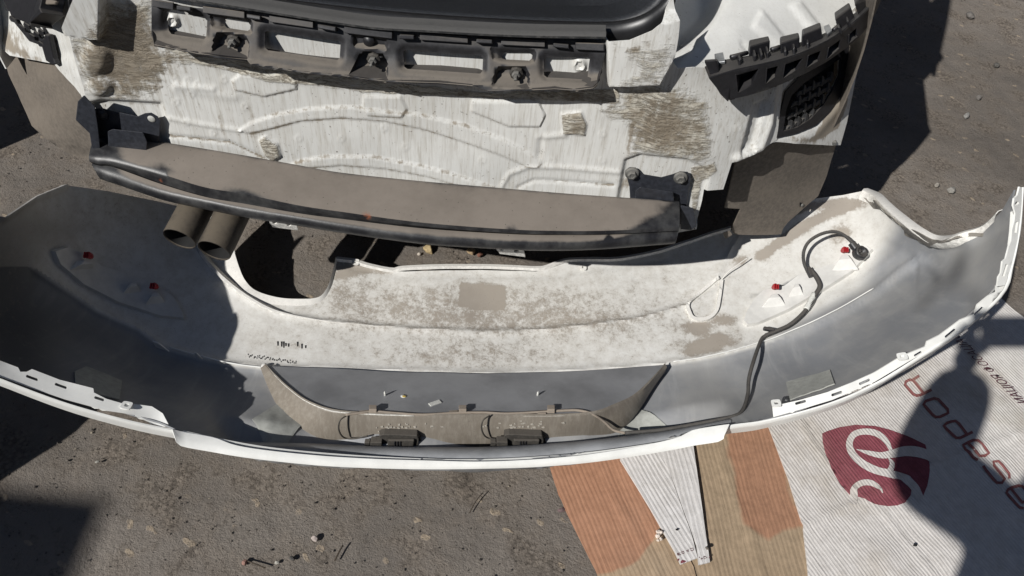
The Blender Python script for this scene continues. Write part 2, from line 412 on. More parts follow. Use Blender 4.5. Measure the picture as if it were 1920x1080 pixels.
def m_bar():
    t = NT('crash_bar_steel'); up = t.up(); n1 = t.noise(7, 6, .7); n2 = t.noise(95, 4, .7); n3 = t.noise(22, 5, .7)
    bare = t.attr('bare')
    f = t.math('SUBTRACT', t.math('ADD', up, t.math('MULTIPLY', t.math('SUBTRACT', t.math('ADD', t.math('MULTIPLY', n1, .5), t.math('MULTIPLY', n3, .5)), .5), .36)), bare)
    m = t.math('MULTIPLY', t.ramp(f, .70, .90, 0, .96), t.ramp(n2, .15, .42, .7, 1))
    c = t.mix(m, t.mix(t.ramp(n3, .35, .7), (.014, .014, .016), (.05, .05, .05)), t.mix(t.ramp(n1, .3, .7), (.160, .138, .117), (.205, .178, .152)))
    c = t.mix(t.ramp(t.vor(75), .10, .05, 0, .8), c, (.05, .045, .04))
    rs = t.ramp(t.attr('rust'), .3, .8, 0, .85); c = t.mix(t.math('MULTIPLY', rs, t.ramp(n2, .35, .6)), c, (.26, .085, .04))
    return t.out(c, t.mix(m, (.40,)*3, (.95,)*3), t.bump(t.math('ADD', t.math('MULTIPLY', n2, .3), t.math('MULTIPLY', m, .35)), .45, .002), spec=.4)
MT = dict(
    clean=m_paint('body_paint_clean', streak=.12), ground=m_ground(), paint=m_paint('body_paint_dirty'), inner=m_inner(),
    blk=m_dusty('black_plastic_dusty', (.010, .010, .012), (.072, .066, .060), .55, 1.1, .5, .9, patchy=.25),
    carrier=m_dusty('carrier_plastic', (.016, .016, .018), (.165, .145, .122), .40, .88, .55, .92, patchy=.30),
    blk2=m_dusty('black_plastic_clean', (.013, .013, .015), (.09, .08, .07), .5, 1.1, .42, .7, patchy=.3),
    steel=m_dusty('black_steel_dusty', (.016, .017, .019), (.235, .195, .158), .60, .97, .30, .95, patchy=.34, sc=9),
    mount=m_dusty('mount_steel', (.022, .024, .030), (.07, .065, .06), .5, 1.0, .4, .5),
    liner=m_dusty('dusty_liner', (.085, .073, .061), (.165, .140, .113), -.35, .55, .85, .8),
    pipe=m_dusty('sooty_pipe', (.030, .025, .020), (.105, .086, .062), .1, 1.05, .6, .9, sc=30),
    louv=m_dusty('louvre_plastic', (.022, .022, .023), (.13, .12, .105), .2, .9, .5, .8, patchy=.3),
    rubber=m_plain('seal_rubber', (.012, .012, .013), .38, var=.2),
    trim=m_plain('boot_trim', (.020, .022, .026), .5, var=.3, sc=240, bump=.5),
    weath=m_dusty('weathered_rubber', (.016, .017, .018), (.085, .083, .080), -.3, .5, .6, .9, sc=90, patchy=1.2),
    white=m_plain('white_edge_paint', (.76, .76, .73), .3, var=.05, sc=30, bump=.05),
    whited=m_dusty('white_edge_dirty', (.55, .54, .51), (.68, .66, .62), -.2, .6, .45, .8),
    greyp=m_plain('pad_grey', (.33, .335, .31), .8, var=.12, sc=80),
    red=m_plain('red_clip', (.34, .012, .016), .4, var=.1),
    bolt=m_dusty('bolt_steel', (.10, .10, .095), (.22, .21, .19), -.2, .8, .45, .8, metal=0.3),
    tanw=m_dusty('mud_film', (.215, .18, .145), (.27, .228, .186), -.3, .8, .85, .9, sc=25),
    loom=m_dusty('loom_tape', (.030, .029, .028), (.085, .078, .07), .3, 1.0, .7, .8, sc=60),
    lamp=m_dusty('lamp_plastic', (.032, .029, .025), (.085, .075, .063), .3, 1.0, .7, .9, sc=60),
    label=m_plain('paper_label', (.62, .62, .58), .7, var=.15, sc=300),
    yel=m_plain('yellow_dot', (.62, .45, .10), .6),
    scrap=m_plain('foam', (.75, .66, .58), .9, bump=.6, sc=200, bs=.004),
    dark=m_plain('flat_black', (.010, .010, .010), .8),
    galv=m_plain('galvanised', (.26, .27, .28), .4, metal=.6),
)

# ================================================================== GROUND
def axis_grid(lo, hi, flo, fhi, st, far):
    a = list(np.arange(flo, fhi, st)); x = flo; d = st; pre = []
    while x > lo: d *= 1.35; x -= d; pre.append(x)
    x = fhi; d = st; post = [fhi]
    while x < hi: d *= 1.35; x += d; post.append(x)
    return np.array(pre[::-1]+a+post)
gx = axis_grid(-120, 120, -1.7, 2.7, .012, 120); gy = axis_grid(-120, 120, .4, 3.6, .012, 120)
GX, GY = np.meshgrid(gx, gy); GP = np.stack([GX.ravel(), GY.ravel()], 1)
gz = (vnoise(GP, .09, 1)-.5)*.004+(vnoise(GP, .035, 2)-.5)*.0030+(vnoise(GP, .4, 3)-.5)*.006+(vnoise(GP, .018, 5)-.5)*.002-.006
fade = np.clip(1-np.maximum(np.abs(GP[:, 0])-3, 0)/3, 0, 1); gz = gz*fade-.006*(1-fade)
nx, ny = len(gx), len(gy)
F_ = [(j*nx+i, j*nx+i+1, (j+1)*nx+i+1, (j+1)*nx+i) for j in range(ny-1) for i in range(nx-1)]
tag(mesh_obj('ground', np.column_stack([GP, gz]), F_, MT['ground']), kind='structure')

def stone_data(c, s, seed, flat=.6):
    r = np.random.RandomState(seed); t = (1+5**.5)/2
    v = np.array([(-1, t, 0), (1, t, 0), (-1, -t, 0), (1, -t, 0), (0, -1, t), (0, 1, t), (0, -1, -t), (0, 1, -t), (t, 0, -1), (t, 0, 1), (-t, 0, -1), (-t, 0, 1)])/1.9
    f = [(0, 11, 5), (0, 5, 1), (0, 1, 7), (0, 7, 10), (0, 10, 11), (1, 5, 9), (5, 11, 4), (11, 10, 2), (10, 7, 6), (7, 1, 8), (3, 9, 4), (3, 4, 2), (3, 2, 6), (3, 6, 8), (3, 8, 9), (4, 9, 5), (2, 4, 11), (6, 2, 10), (8, 6, 7), (9, 8, 1)]
    a = r.rand()*6.28; v = v*(1+r.uniform(-.28, .28, (12, 1)))*np.array([1, r.uniform(.55, .9), flat])
    ca, sa = math.cos(a), math.sin(a); v = v@np.array([[ca, sa, 0], [-sa, ca, 0], [0, 0, 1]])
    return list(v*s+np.asarray(c)), f
mst = m_plain('grit', (.115, .10, .085), .9, var=.5, sc=90, bump=.5)
mst2 = m_plain('pale_grit', (.30, .26, .20), .9, var=.35, sc=120, bump=.5)
for nm, mt_, n, lo, hi in (('gravel', mst, 7000, .0010, .0032), ('pale_gravel', mst2, 420, .0010, .0030)):
    parts = []
    for i in range(n):
        if i % 3 == 0: x, y = RNG.uniform(.9, 2.6), RNG.uniform(1.6, 3.4)
        else: x, y = RNG.uniform(-1.6, 1.0), RNG.uniform(.42, 1.7)
        s = lo+(hi-lo)*RNG.rand()**3
        parts.append(stone_data((x, y, -.005+s*.3), s, i, .6))
    V, F_ = join_mesh(parts)
    tag(mesh_obj(nm, V, F_, mt_, None, False), 'loose grit scattered over the packed dirt' if nm == 'gravel' else 'pale stone chips scattered over the packed dirt', 'gravel', kind='stuff')
stones = [(1054, 956, .010, (.16, .11, .11), 'purplish stone touching the left edge of the orange cardboard'),
          (590, 1010, .008, (.42, .36, .33), 'pale pinkish pebble on dirt near the bottom edge below the bumper'),
          (519, 1055, .005, (.45, .43, .38), 'tiny whitish pebble in dirt beside a dark pebble at the bottom'),
          (547, 1047, .006, (.07, .065, .06), 'dark pebble in the dirt beside a tiny whitish one at the bottom'),
          (458, 1055, .007, (.26, .15, .12), 'reddish pebble with a twig beside it near the bottom edge'),
          (182, 866, .005, (.36, .35, .31), 'small pale pebble among dark crumbs at lower left'),
          (1819, 29, .017, (.13, .12, .11), 'grey stone near the top right shadow edge'),
          (1813, 217, .015, (.24, .235, .22), 'pale grey stone lying right of the shadow of the car'),
          (1835, 183, .013, (.14, .13, .12), 'flat grey stone above the pale stone right of the car'),
          (1784, 357, .013, (.22, .21, .19), 'light grey stone beyond the wheel arch edge of the bumper'),
          (1757, 347, .011, (.24, .22, .19), 'small light stone close to the notch of the bumper'),
          (1869, 122, .016, (.10, .095, .085), 'dark flat stone at the far right of the dirt'),
          (803, 466, .017, (.34, .26, .14), 'yellowish stone on the dirt under the crash bar'),
          (882, 471, .012, (.34, .25, .15), 'ochre stone below the middle of the crash bar'),
          (900, 477, .010, (.20, .09, .06), 'rust red stone below the middle of the crash bar'),
          (786, 476, .006, (.45, .40, .34), 'small whitish pebble left of the yellowish stone under the crash bar')]
for i, (px, py, s, c, lab) in enumerate(stones):
    p = onZ(px, py, s*.25); V, F_ = stone_data((0, 0, 0), s, 100+i, .7)
    o = mesh_obj('stone', np.array(V)+p, F_, m_plain('stone_%s' % i, c, .9, var=.3, sc=150, bump=.6), None, False, None, 0, s*.12)
    tag(o, lab, 'stone')
twigs = [([(880, 962), (892, 940), (905, 924)], 'thin straight twig on the dirt below the bumper centre', .0011),
         ([(627, 1052), (636, 1034), (643, 1022)], 'short dark twig standing out of the dirt near the bottom', .0016),
         ([(464, 1052), (480, 1058), (497, 1065)], 'little twig beside the reddish pebble', .0013),
         ([(1230, 1068), (1231, 1050), (1240, 1040)], None, 0)]
mtw = m_plain('twig', (.055, .042, .030), .9)
for P, lab, r in twigs[:3]: tag(tube('twig', [onZ(x, y, .002+.002*i) for i, (x, y) in enumerate(P)], r, mtw, None, 5, sub=3), lab, 'twig')

# ================================================================== CARDBOARD
def gdir(a, b):
    p, q = onZ(*a, 0), onZ(*b, 0); return math.atan2(q[1]-p[1], q[0]-p[0])
class Flat:
    def __init__(s, z): s.z = z
    def __call__(s, P):
        d = rays(P); return CP[None]+d*((s.z-CH)/d[:, 2])[:, None]
    def nrm(s, P): return np.tile([0, 0, 1.], (len(P), 1))
    def at(s, px, py, lift=0): return s([(px, py)])[0]+np.array([0, 0, lift])
def card_mat(name, c1, c2, a, pitch, ink=None, dirt=.5, strength=.8):
    m = m_card(name, c1, c2, a, pitch, dirt, strength)
    if ink:
        nt = m.node_tree; b = nt.nodes['Principled BSDF']; src = b.inputs['Base Color'].links[0].from_socket
        at_ = nt.nodes.new('ShaderNodeAttribute'); at_.attribute_name = 'ink'
        nz = nt.nodes.new('ShaderNodeTexNoise'); nz.inputs['Scale'].default_value = 22; nz.inputs['Detail'].default_value = 6
        gp = nt.nodes.new('ShaderNodeNewGeometry'); nt.links.new(gp.outputs['Position'], nz.inputs['Vector'])
        ad = nt.nodes.new('ShaderNodeMath'); ad.operation = 'MULTIPLY_ADD'; nt.links.new(nz.outputs['Fac'], ad.inputs[0]); ad.inputs[1].default_value = .7; nt.links.new(at_.outputs['Fac'], ad.inputs[2])
        mr = nt.nodes.new('ShaderNodeMapRange'); nt.links.new(ad.outputs[0], mr.inputs[0]); mr.inputs[1].default_value = .75; mr.inputs[2].default_value = 1.0
        mx = nt.nodes.new('ShaderNodeMix'); mx.data_type = 'RGBA'; mx.blend_type = 'MULTIPLY'
        mx.inputs[7].default_value = (*ink, 1); nt.links.new(mr.outputs[0], mx.inputs[0]); nt.links.new(src, mx.inputs[6]); nt.links.new(mx.outputs[2], b.inputs['Base Color'])
    return m
aW = gdir((1700, 720), (1915, 950)); aA = gdir((1090, 880), (1172, 1075)); aB = gdir((1335, 840), (1395, 1075))
aS1 = gdir((1172, 865), (1275, 1040)); aS2 = gdir((1262, 850), (1312, 1040))
mA = card_mat('orange_card', (.43, .315, .21), (.36, .26, .17), aA, .0088, (1.0, .73, .68), .3, .38)
mB = card_mat('kraft_card', (.38, .285, .19), (.30, .225, .15), aB, .0088, (1.0, .73, .68), .3, .38)
mW = card_mat('white_card', (.66, .63, .60), (.56, .53, .50), aW, .0068, None, .55, .6)
mS1 = card_mat('white_strip_card', (.68, .66, .645), (.58, .56, .54), aS1, .0085, None, .2, .55)
mS2 = card_mat('white_strip_card_two', (.68, .66, .645), (.58, .56, .54), aS2, .0095, None, .2, .55)
def ink_fn(poly, w=24): return lambda P: sstep(sdf(P, poly), -w, w)
def wavy(P, sc=60, h=.003, seed=3): return (vnoise(P, sc, seed)-.3)*h
pB = [(1150, 1120), (1235, 1040), (1245, 850), (1295, 760), (1440, 700), (1440, 795), (1478, 890), (1509, 992), (1516, 1120)]
o = patch('kraft_cardboard', pB, Flat(.002), mB, None, step=9, solid=.003,
          relief=lambda P: wavy(P, 70, .003)+ridge(P, [(1350, 845), (1380, 940), (1410, 1010), (1440, 1120)], 5, .003)+ridge(P, [(1330, 1010), (1420, 1000), (1512, 965)], 5, .0025),
          attrs={'ink': ink_fn([(1352, 780), (1440, 740), (1478, 905), (1506, 985), (1440, 1012), (1392, 985), (1378, 900)])})
tag(o, 'brown cardboard sheet with a faded orange print right of the white strips', 'cardboard')
pA = [(1027, 862), (1060, 780), (1180, 780), (1235, 940), (1300, 1062), (1316, 1120), (1136, 1120), (1118, 1072), (1062, 960), (1040, 905)]
o = patch('orange_cardboard', pA, Flat(.006), mA, None, step=9, solid=.003,
          relief=lambda P: wavy(P, 60, .003, 5)+ridge(P, [(1130, 880), (1165, 960), (1225, 1050), (1250, 1120)], 4, .0025)+ridge(P, [(1155, 865), (1190, 930), (1262, 1060)], 4, .003),
          attrs={'ink': ink_fn([(1000, 700), (1200, 700), (1240, 990), (1200, 1050), (1150, 1075), (1060, 1085), (1000, 900)], 16)})
tag(o, 'orange printed cardboard sheet with ragged left edge on the bare dirt', 'cardboard')
# crushed upper white sheet
pW = [(1400, 792), (1430, 700), (1600, 600), (1800, 520), (1876, 560), (1902, 584), (1990, 655), (2030, 1130), (1520, 1130), (1513, 1050), (1505, 985), (1478, 900), (1440, 800)]
fW = Flat(.0075)
fold1 = [(1505, 988), (1560, 962), (1611, 941), (1680, 905), (1750, 876), (1840, 838), (1990, 790)]; fold2 = [(1486, 765), (1515, 815), (1542, 858), (1600, 915), (1658, 964), (1741, 1066), (1790, 1130)]
def relW(P): return wavy(P, 55, .006, 8)+wavy(P, 130, .006, 4)+ridge(P, fold1, 5, .0035)+ridge(P, fold2, 4, .0035)-ridge(P, [(x+9, y+7) for x, y in fold2], 5, .002)
sheet = patch('white_cardboard', pW, fW, mW, None, step=7, solid=.004, relief=relW)
tag(sheet, 'large white cardboard sheet with dark red emblem by the right end of the bumper', 'cardboard')
s1 = [(1160, 800), (1228, 780), (1240, 845), (1262, 905), (1296, 1000), (1308, 1046), (1276, 1058), (1266, 1036), (1220, 955), (1163, 862)]
s2 = [(1232, 790), (1292, 770), (1300, 834), (1316, 950), (1331, 1054), (1310, 1059), (1306, 1022), (1298, 1000), (1266, 912), (1240, 850)]
fS = Flat(.013)
t1 = patch('white_cardboard_strip', s1, fS, mS1, None, step=6, solid=.004, relief=lambda P: wavy(P, 40, .002))
tag(t1, 'left of two white corrugated cardboard strips, slanting, with small red marks at its tip', 'cardboard')
t2 = patch('white_cardboard_strip', s2, fS, mS2, None, step=6, solid=.004, relief=lambda P: wavy(P, 40, .002, 6))
tag(t2, 'right of two white corrugated cardboard strips, narrow and upright, beside the kraft board', 'cardboard')
# ---- print on the sheet
mInk = card_mat('dark_red_print', (.25, .070, .090), (.20, .052, .068), aW, .0068, None, .15, .6)
mInk2 = card_mat('dull_red_print', (.30, .12, .11), (.22, .08, .08), aW, .0068, None, .3, .6)
mInkW = mW
def z2(x, y): return (1500+x/3.6, 680+y/3.6)
def ribbon(name, pts, w, mat, parent, surf, rel, lift, n=40, sm=True):
    P = np.array(pts, float); P = smooth(P, n) if sm and len(P) > 2 else resample(P, max(2, n//3))
    ww = np.interp(np.linspace(0, 1, len(P)), np.linspace(0, 1, len(w)), w) if hasattr(w, '__len__') else np.full(len(P), w)
    T = np.gradient(P, axis=0); T /= np.linalg.norm(T, axis=1)[:, None]+1e-9; Nn = np.stack([-T[:, 1], T[:, 0]], 1)
    a = P+Nn*ww[:, None]/2; m = P; b = P-Nn*ww[:, None]/2
    c3 = [surf(q)+surf.nrm(q)*(rel(q)+lift)[:, None] for q in (a, m, b)]
    return loft(name, c3, mat, parent)
def decal(name, poly, mat, parent, surf, rel, lift, step=6):
    return patch(name, poly, surf, mat, parent, step=step, solid=0, relief=rel, lift=lift)
emb = [z2(*p) for p in [(143, 487), (180, 470), (260, 443), (370, 425), (500, 435), (600, 460), (720, 505), (840, 560), (855, 620), (866, 700), (864, 770), (850, 840), (820, 912), (775, 845), (742, 870), (738, 905), (700, 955), (650, 972), (590, 975), (500, 960), (430, 925), (390, 905), (345, 900), (270, 825), (205, 720), (165, 610), (148, 545)]]
o = decal('emblem', emb, mInk, sheet, fW, relW, .0012)
for pts, w in (([(900, 668), (850, 632), (780, 612), (700, 608), (620, 625), (540, 636), (460, 618), (378, 590)], [58, 80, 82, 76, 62, 46, 34, 4]),
               ([(605, 600), (570, 535), (510, 488), (430, 472), (360, 490), (330, 550), (350, 620), (410, 685), (500, 735), (600, 762), (690, 790), (760, 850), (800, 930)], [26, 46, 50, 46, 50, 56, 56, 60, 58, 60, 62, 66, 60]),
               ([(588, 655), (612, 690), (600, 735), (560, 755)], [8, 40, 46, 30]),
               ([(345, 960), (362, 905), (362, 855), (400, 822), (455, 815), (510, 838), (552, 888)], [70, 62, 48, 46, 44, 34, 6])):
    ribbon('emblem_scroll', [z2(*p) for p in pts], [x*.86/3.6 for x in w], mInkW, sheet, fW, relW, .0020, 60)
letters = {'R': [[(886, 186), (795, 228), (765, 218), (703, 148), (706, 134), (745, 114), (765, 124), (830, 208)], [(757, 120), (802, 92)]],
           'O': [[(905, 243), (845, 262), (830, 280), (905, 368), (932, 373), (997, 344), (1003, 328), (926, 246), (903, 243)]],
           'P': [[(1158, 476), (1066, 520), (1045, 514), (967, 434), (970, 418), (1036, 395), (1056, 402), (1118, 490)]],
           'A': [[(1194, 664), (1178, 660), (1095, 580), (1092, 565), (1108, 555), (1175, 525), (1195, 530), (1272, 612), (1268, 625), (1220, 642), (1205, 635), (1130, 555)]],
           'S': [[(1230, 702), (1240, 720), (1318, 814), (1345, 823), (1375, 806), (1378, 790), (1296, 692), (1292, 680), (1312, 666), (1340, 672), (1417, 765), (1410, 786)]],
           'E': [[(1508, 985), (1480, 980), (1390, 884), (1388, 868), (1420, 848), (1480, 830), (1505, 836), (1575, 915)], [(1420, 850), (1500, 945), (1540, 930)]]}
for k, strokes in letters.items():
    for st_ in strokes: ribbon('letter', [z2(*p) for p in st_], 5.4, mInk2, sheet, fW, relW, .0015, 50, sm=False)
def text_mesh(name, s, a, b, parent, mat, shear=.35, z=.016, mirror=False, fit=True, size=.03):
    cu_ = D.curves.new(name, 'FONT'); cu_.body = s; cu_.size = 1; cu_.shear = shear; cu_.resolution_u = 3
    tmp = D.objects.new(name, cu_); COL.objects.link(tmp)
    dg = bpy.context.evaluated_depsgraph_get(); me = D.meshes.new_from_object(tmp.evaluated_get(dg)); D.objects.remove(tmp)
    v = np.array([x.co[:] for x in me.vertices]); L = v[:, 0].max(); fs = [tuple(p.vertices) for p in me.polygons]
    A_, B_ = onZ(*a, z), onZ(*b, z); e = B_-A_; Ln = np.linalg.norm(e); e /= Ln; nn = np.cross([0, 0, 1.], e)
    if mirror: nn = -nn
    V = A_[None]+np.outer(v[:, 0]*Ln/L, e)+np.outer(v[:, 1]*size, nn); V[:, 2] = z
    return mesh_obj(name, V, fs, mat, parent, False)
mInk3 = m_plain('thin_print', (.10, .035, .045), .8)
text_mesh('printed_words', 'ИАЦIОЯ ФОСАЦIАФ', (1928, 756), (1792, 622), sheet, mInk3, .45, .0175, False, size=.030)
def z4(x, y): return (1240+x/12, 980+y/12)
for st_ in ([(440, 725), (350, 742), (340, 700), (420, 688)], [(350, 720), (400, 712)], [(450, 690), (470, 710), (525, 695), (500, 650), (440, 668)], [(560, 640), (590, 668), (625, 645), (600, 615), (555, 628), (560, 642)], [(640, 600), (700, 575), (735, 600), (720, 630), (655, 640)]):
    ribbon('small_letter', [z4(*p) for p in st_], 1.3, mInk3, t1, fS, lambda P: wavy(P, 40, .002), .0008, 14, sm=False)
decal('red_mark', [z4(*p) for p in [(430, 925), (430, 870), (470, 845), (520, 855), (560, 880), (500, 905)]], mInk, t1, fS, lambda P: wavy(P, 40, .002), .0008, 2)
decal('red_mark', [z4(*p) for p in [(355, 850), (365, 815), (410, 822), (385, 860), (395, 880)]], mInk, t1, fS, lambda P: wavy(P, 40, .002), .0008, 2)
for st_ in ([(850, 775), (860, 800)], [(890, 800), (895, 840), (930, 800)], [(950, 760), (945, 830), (1010, 820), (1030, 780), (1000, 760), (960, 765)], [(1070, 760), (1095, 790), (1065, 800)]):
    ribbon('small_letter', [z4(*p) for p in st_], 1.3, mInk3, t2, fS, lambda P: wavy(P, 40, .002, 6), .0008, 12, sm=False)
# crumbs lying on the boards
V, F_ = join_mesh([stone_data(onZ(1236+RNG.uniform(-5, 5), 1005+RNG.uniform(-9, 9), .016), RNG.uniform(.002, .005), 300+i, .9) for i in range(16)])
tag(mesh_obj('foam_crumb', V, F_, MT['scrap'], None, False), 'crumbled whitish foam scrap beside the left white strip', 'scrap')
V, F_ = stone_data(onZ(1326, 1028, .020), .004, 77, .9); tag(mesh_obj('pebble', V, F_, mst, None, False), 'small grey pebble on the tip of the right white strip', 'pebble')
V, F_ = stone_data(onZ(1269, 993, .018), .003, 79, .5); tag(mesh_obj('seed_husk', V, F_, MT['dark'], None, False), 'black seed husk on the left white strip', 'husk')
V, F_ = stone_data(onZ(1716, 1022, .016), .004, 78, .5); tag(mesh_obj('black_crumb', V, F_, MT['dark'], None, False), 'small black crumb on the white sheet below the emblem', 'crumb')

# ================================================================== BUMPER COVER
BC = [  # rim line (edge nearest the camera, rises to both ends)
    (-260, 330, 'z', .56), (-240, 450, 'z', .50), (-190, 560, 'z', .45), (-100, 645, 'z', .38), (0, 690, 'z', .315), (120, 735, 'z', .255), (237, 772, 'z', .205), (330, 800, 'z', .175),
    (500, 838, 'z', .135), (700, 856, 'z', .11), (900, 862, 'z', .105), (1100, 850, 'z', .11), (1300, 815, 'z', .145), (1440, 785, 'z', .185), (1560, 745, 'z', .235),
    (1690, 675, 'z', .30), (1800, 605, 'z', .365), (1865, 545, 'z', .42), (1885, 480, 'z', .46), (1910, 358, 'z', .55),
    # just inside the rim: wall drops to the floor
    (0, 610, 'z', .26), (120, 660, 'z', .18), (260, 720, 'z', .115), (400, 775, 'z', .085), (600, 815, 'z', .06), (900, 828, 'z', .05), (1200, 800, 'z', .06), (1400, 745, 'z', .09),
    (1540, 700, 'z', .15), (1660, 620, 'z', .22), (1760, 550, 'z', .30), (1830, 490, 'z', .38),
    # floor
    (100, 560, 'z', .20), (260, 620, 'z', .085), (400, 690, 'z', .05), (600, 720, 'z', .035), (900, 740, 'z', .03), (1200, 715, 'z', .035), (1380, 670, 'z', .06), (1540, 600, 'z', .11), (1660, 540, 'z', .17), (1750, 490, 'z', .26),
    (150, 480, 'z', .21), (300, 540, 'z', .10), (450, 610, 'z', .05), (700, 630, 'z', .035), (900, 640, 'z', .032), (1150, 625, 'z', .04), (1330, 590, 'z', .055), (1480, 530, 'z', .095), (1600, 460, 'z', .155),
    # lower edge, nearest the car
    (115, 348, 'z', .34), (200, 362, 'z', .27), (300, 385, 'z', .19), (400, 430, 'z', .13), (460, 500, 'z', .095), (640, 488, 'z', .08), (760, 505, 'z', .07), (900, 500, 'z', .068), (1095, 490, 'z', .07), (1280, 452, 'z', .095), (1400, 425, 'z', .125), (1510, 390, 'z', .17), (1620, 360, 'z', .22),
    (1680, 400, 'z', .27), (1740, 440, 'z', .32), (1800, 440, 'z', .37), (1850, 425, 'z', .42), (0, 405, 'z', .40), (-120, 440, 'z', .45)]
SB = Surf(BC, 2e-5)
bumper = empty('bumper_cover', (0.0, 1.0, 0.0), 'white rear bumper cover lying on the ground behind the car, dirty inside facing up', 'bumper')
# creases
crB = [(300, 408), (340, 440), (368, 470), (392, 500), (425, 532), (470, 565), (520, 588), (600, 602), (700, 612), (800, 619), (900, 622), (1000, 620), (1100, 612), (1200, 597), (1290, 572), (1345, 545)]
crC = [(60, 500), (180, 580), (260, 618), (305, 650), (380, 672), (440, 684), (500, 690), (620, 692), (760, 697), (900, 700), (1020, 698), (1130, 692), (1245, 684), (1330, 670), (1420, 646), (1480, 625), (1560, 590), (1640, 545), (1720, 480)]
outl = [(-250, 335), (-120, 400), (0, 406), (60, 368), (115, 346), (200, 358), (290, 376), (360, 392), (400, 405), (425, 430), (440, 472), (448, 505), (460, 530), (480, 548), (520, 560), (560, 563), (596, 560), (612, 545), (622, 520), (630, 484),
        (662, 489), (690, 497), (725, 505), (760, 507), (900, 503), (1005, 507), (1025, 503), (1060, 491), (1095, 489), (1160, 487), (1230, 474), (1290, 455), (1370, 432), (1470, 405), (1530, 372), (1580, 366), (1620, 358),
        (1660, 376), (1700, 408), (1740, 436), (1775, 447), (1815, 444), (1850, 428), (1885, 396), (1909, 356),
        (1893, 430), (1884, 490), (1866, 540), (1835, 572), (1800, 602), (1750, 640), (1690, 672), (1620, 715), (1560, 742), (1500, 766), (1440, 784), (1360, 802), (1300, 812), (1200, 832), (1100, 847), (1000, 857), (900, 861), (800, 860), (700, 855), (600, 847), (500, 836), (400, 822), (330, 803), (300, 790), (237, 772), (120, 735), (60, 712), (0, 690), (-100, 648), (-190, 565), (-240, 450)]
arch_r = [(1620, 358), (1660, 376), (1700, 408), (1740, 436), (1775, 447), (1815, 444), (1850, 428), (1885, 396), (1909, 356)]
refl_r = [(1393, 606), (1398, 590), (1412, 566), (1430, 548), (1470, 540), (1500, 518), (1560, 500), (1590, 472), (1628, 462), (1640, 470), (1600, 512), (1545, 548), (1480, 584), (1420, 610), (1400, 613)]
refl_l = [(95, 470), (120, 462), (160, 478), (185, 500), (250, 520), (290, 536), (325, 560), (343, 590), (345, 600), (300, 596), (220, 570), (150, 535), (105, 495)]
ribs_r = [[(1550, 562), (1600, 535), (1650, 500), (1690, 468)]]
def relB(P):
    h = np.zeros(len(P))
    h -= .010*sstep(dseg(P, crB), 9, 0)*0
    above = inside(P, crB+[(1345, 300), (300, 300)])
    d = dseg(P, crB); h += np.where(above, -.006*sstep(d, 0, 10), 0)*sstep(P[:, 0], 330, 420)*sstep(P[:, 0], 1345, 1290)
    h += .0045*np.exp(-(d/4.)**2)*sstep(P[:, 0], 330, 380)
    dc = dseg(P, crC); below = inside(P, crC+[(1720, 1000), (60, 1000)])
    h += .005*np.exp(-(dc/4.5)**2); h -= np.where(below, .005*sstep(dc, 0, 14)*np.exp(-(dc/70)**2), 0)
    h += ridge(P, [(1385, 445), (1352, 500), (1340, 530)], 4, .004)
    h += ridge(P, [(1700, 505), (1735, 460)], 3, .002)
    h += ridge(P, [(1280, 495), (1190, 520)], 2.5, -.002)+ridge(P, [(660, 500), (760, 515), (900, 512), (1030, 515), (1100, 502), (1250, 485)], 5, -.003)
    
    h += ridge(P, ribs_r[0], 4, .0025)
    h += (vnoise(P, 90, 2)-.5)*.004+(vnoise(P, 35, 3)-.5)*.0012
    lipx = [(380, 828), (440, 842), (500, 852), (600, 864), (700, 870), (800, 872), (900, 872), (1000, 868), (1100, 858), (1200, 842), (1300, 818), (1360, 806)]
    h -= .036*sstep(dseg(P, lipx), 60, 36)*sstep(dseg(P, lipx), 10, 24)*sstep(P[:, 0], 380, 460)*sstep(P[:, 0], 1380, 1300)
    # wheel-arch return flange
    h += .022*sstep(dseg(P, arch_r), 22, 4)*sstep(P[:, 0], 1625, 1680)*(1-.75*sstep(P[:, 0], 1800, 1850))
    h += .012*sstep(dseg(P, [(0, 406), (60, 368), (115, 346)]), 16, 3)
    return h
def blob(P, x, y, rx, ry, a=0, pw=2):
    ca, sa = math.cos(R(a)), math.sin(R(a)); u_ = ((P[:, 0]-x)*ca+(P[:, 1]-y)*sa)/rx; v_ = (-(P[:, 0]-x)*sa+(P[:, 1]-y)*ca)/ry
    return np.exp(-(u_*u_+v_*v_)**(pw/2))
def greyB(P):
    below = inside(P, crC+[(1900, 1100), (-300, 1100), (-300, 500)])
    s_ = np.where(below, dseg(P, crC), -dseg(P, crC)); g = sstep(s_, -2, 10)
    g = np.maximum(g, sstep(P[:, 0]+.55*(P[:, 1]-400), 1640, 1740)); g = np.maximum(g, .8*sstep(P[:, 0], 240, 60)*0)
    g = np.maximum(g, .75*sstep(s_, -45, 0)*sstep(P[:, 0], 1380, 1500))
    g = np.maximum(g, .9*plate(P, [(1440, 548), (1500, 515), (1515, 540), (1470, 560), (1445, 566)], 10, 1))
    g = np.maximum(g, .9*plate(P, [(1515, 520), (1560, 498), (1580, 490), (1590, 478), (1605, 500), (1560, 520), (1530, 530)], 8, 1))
    return g
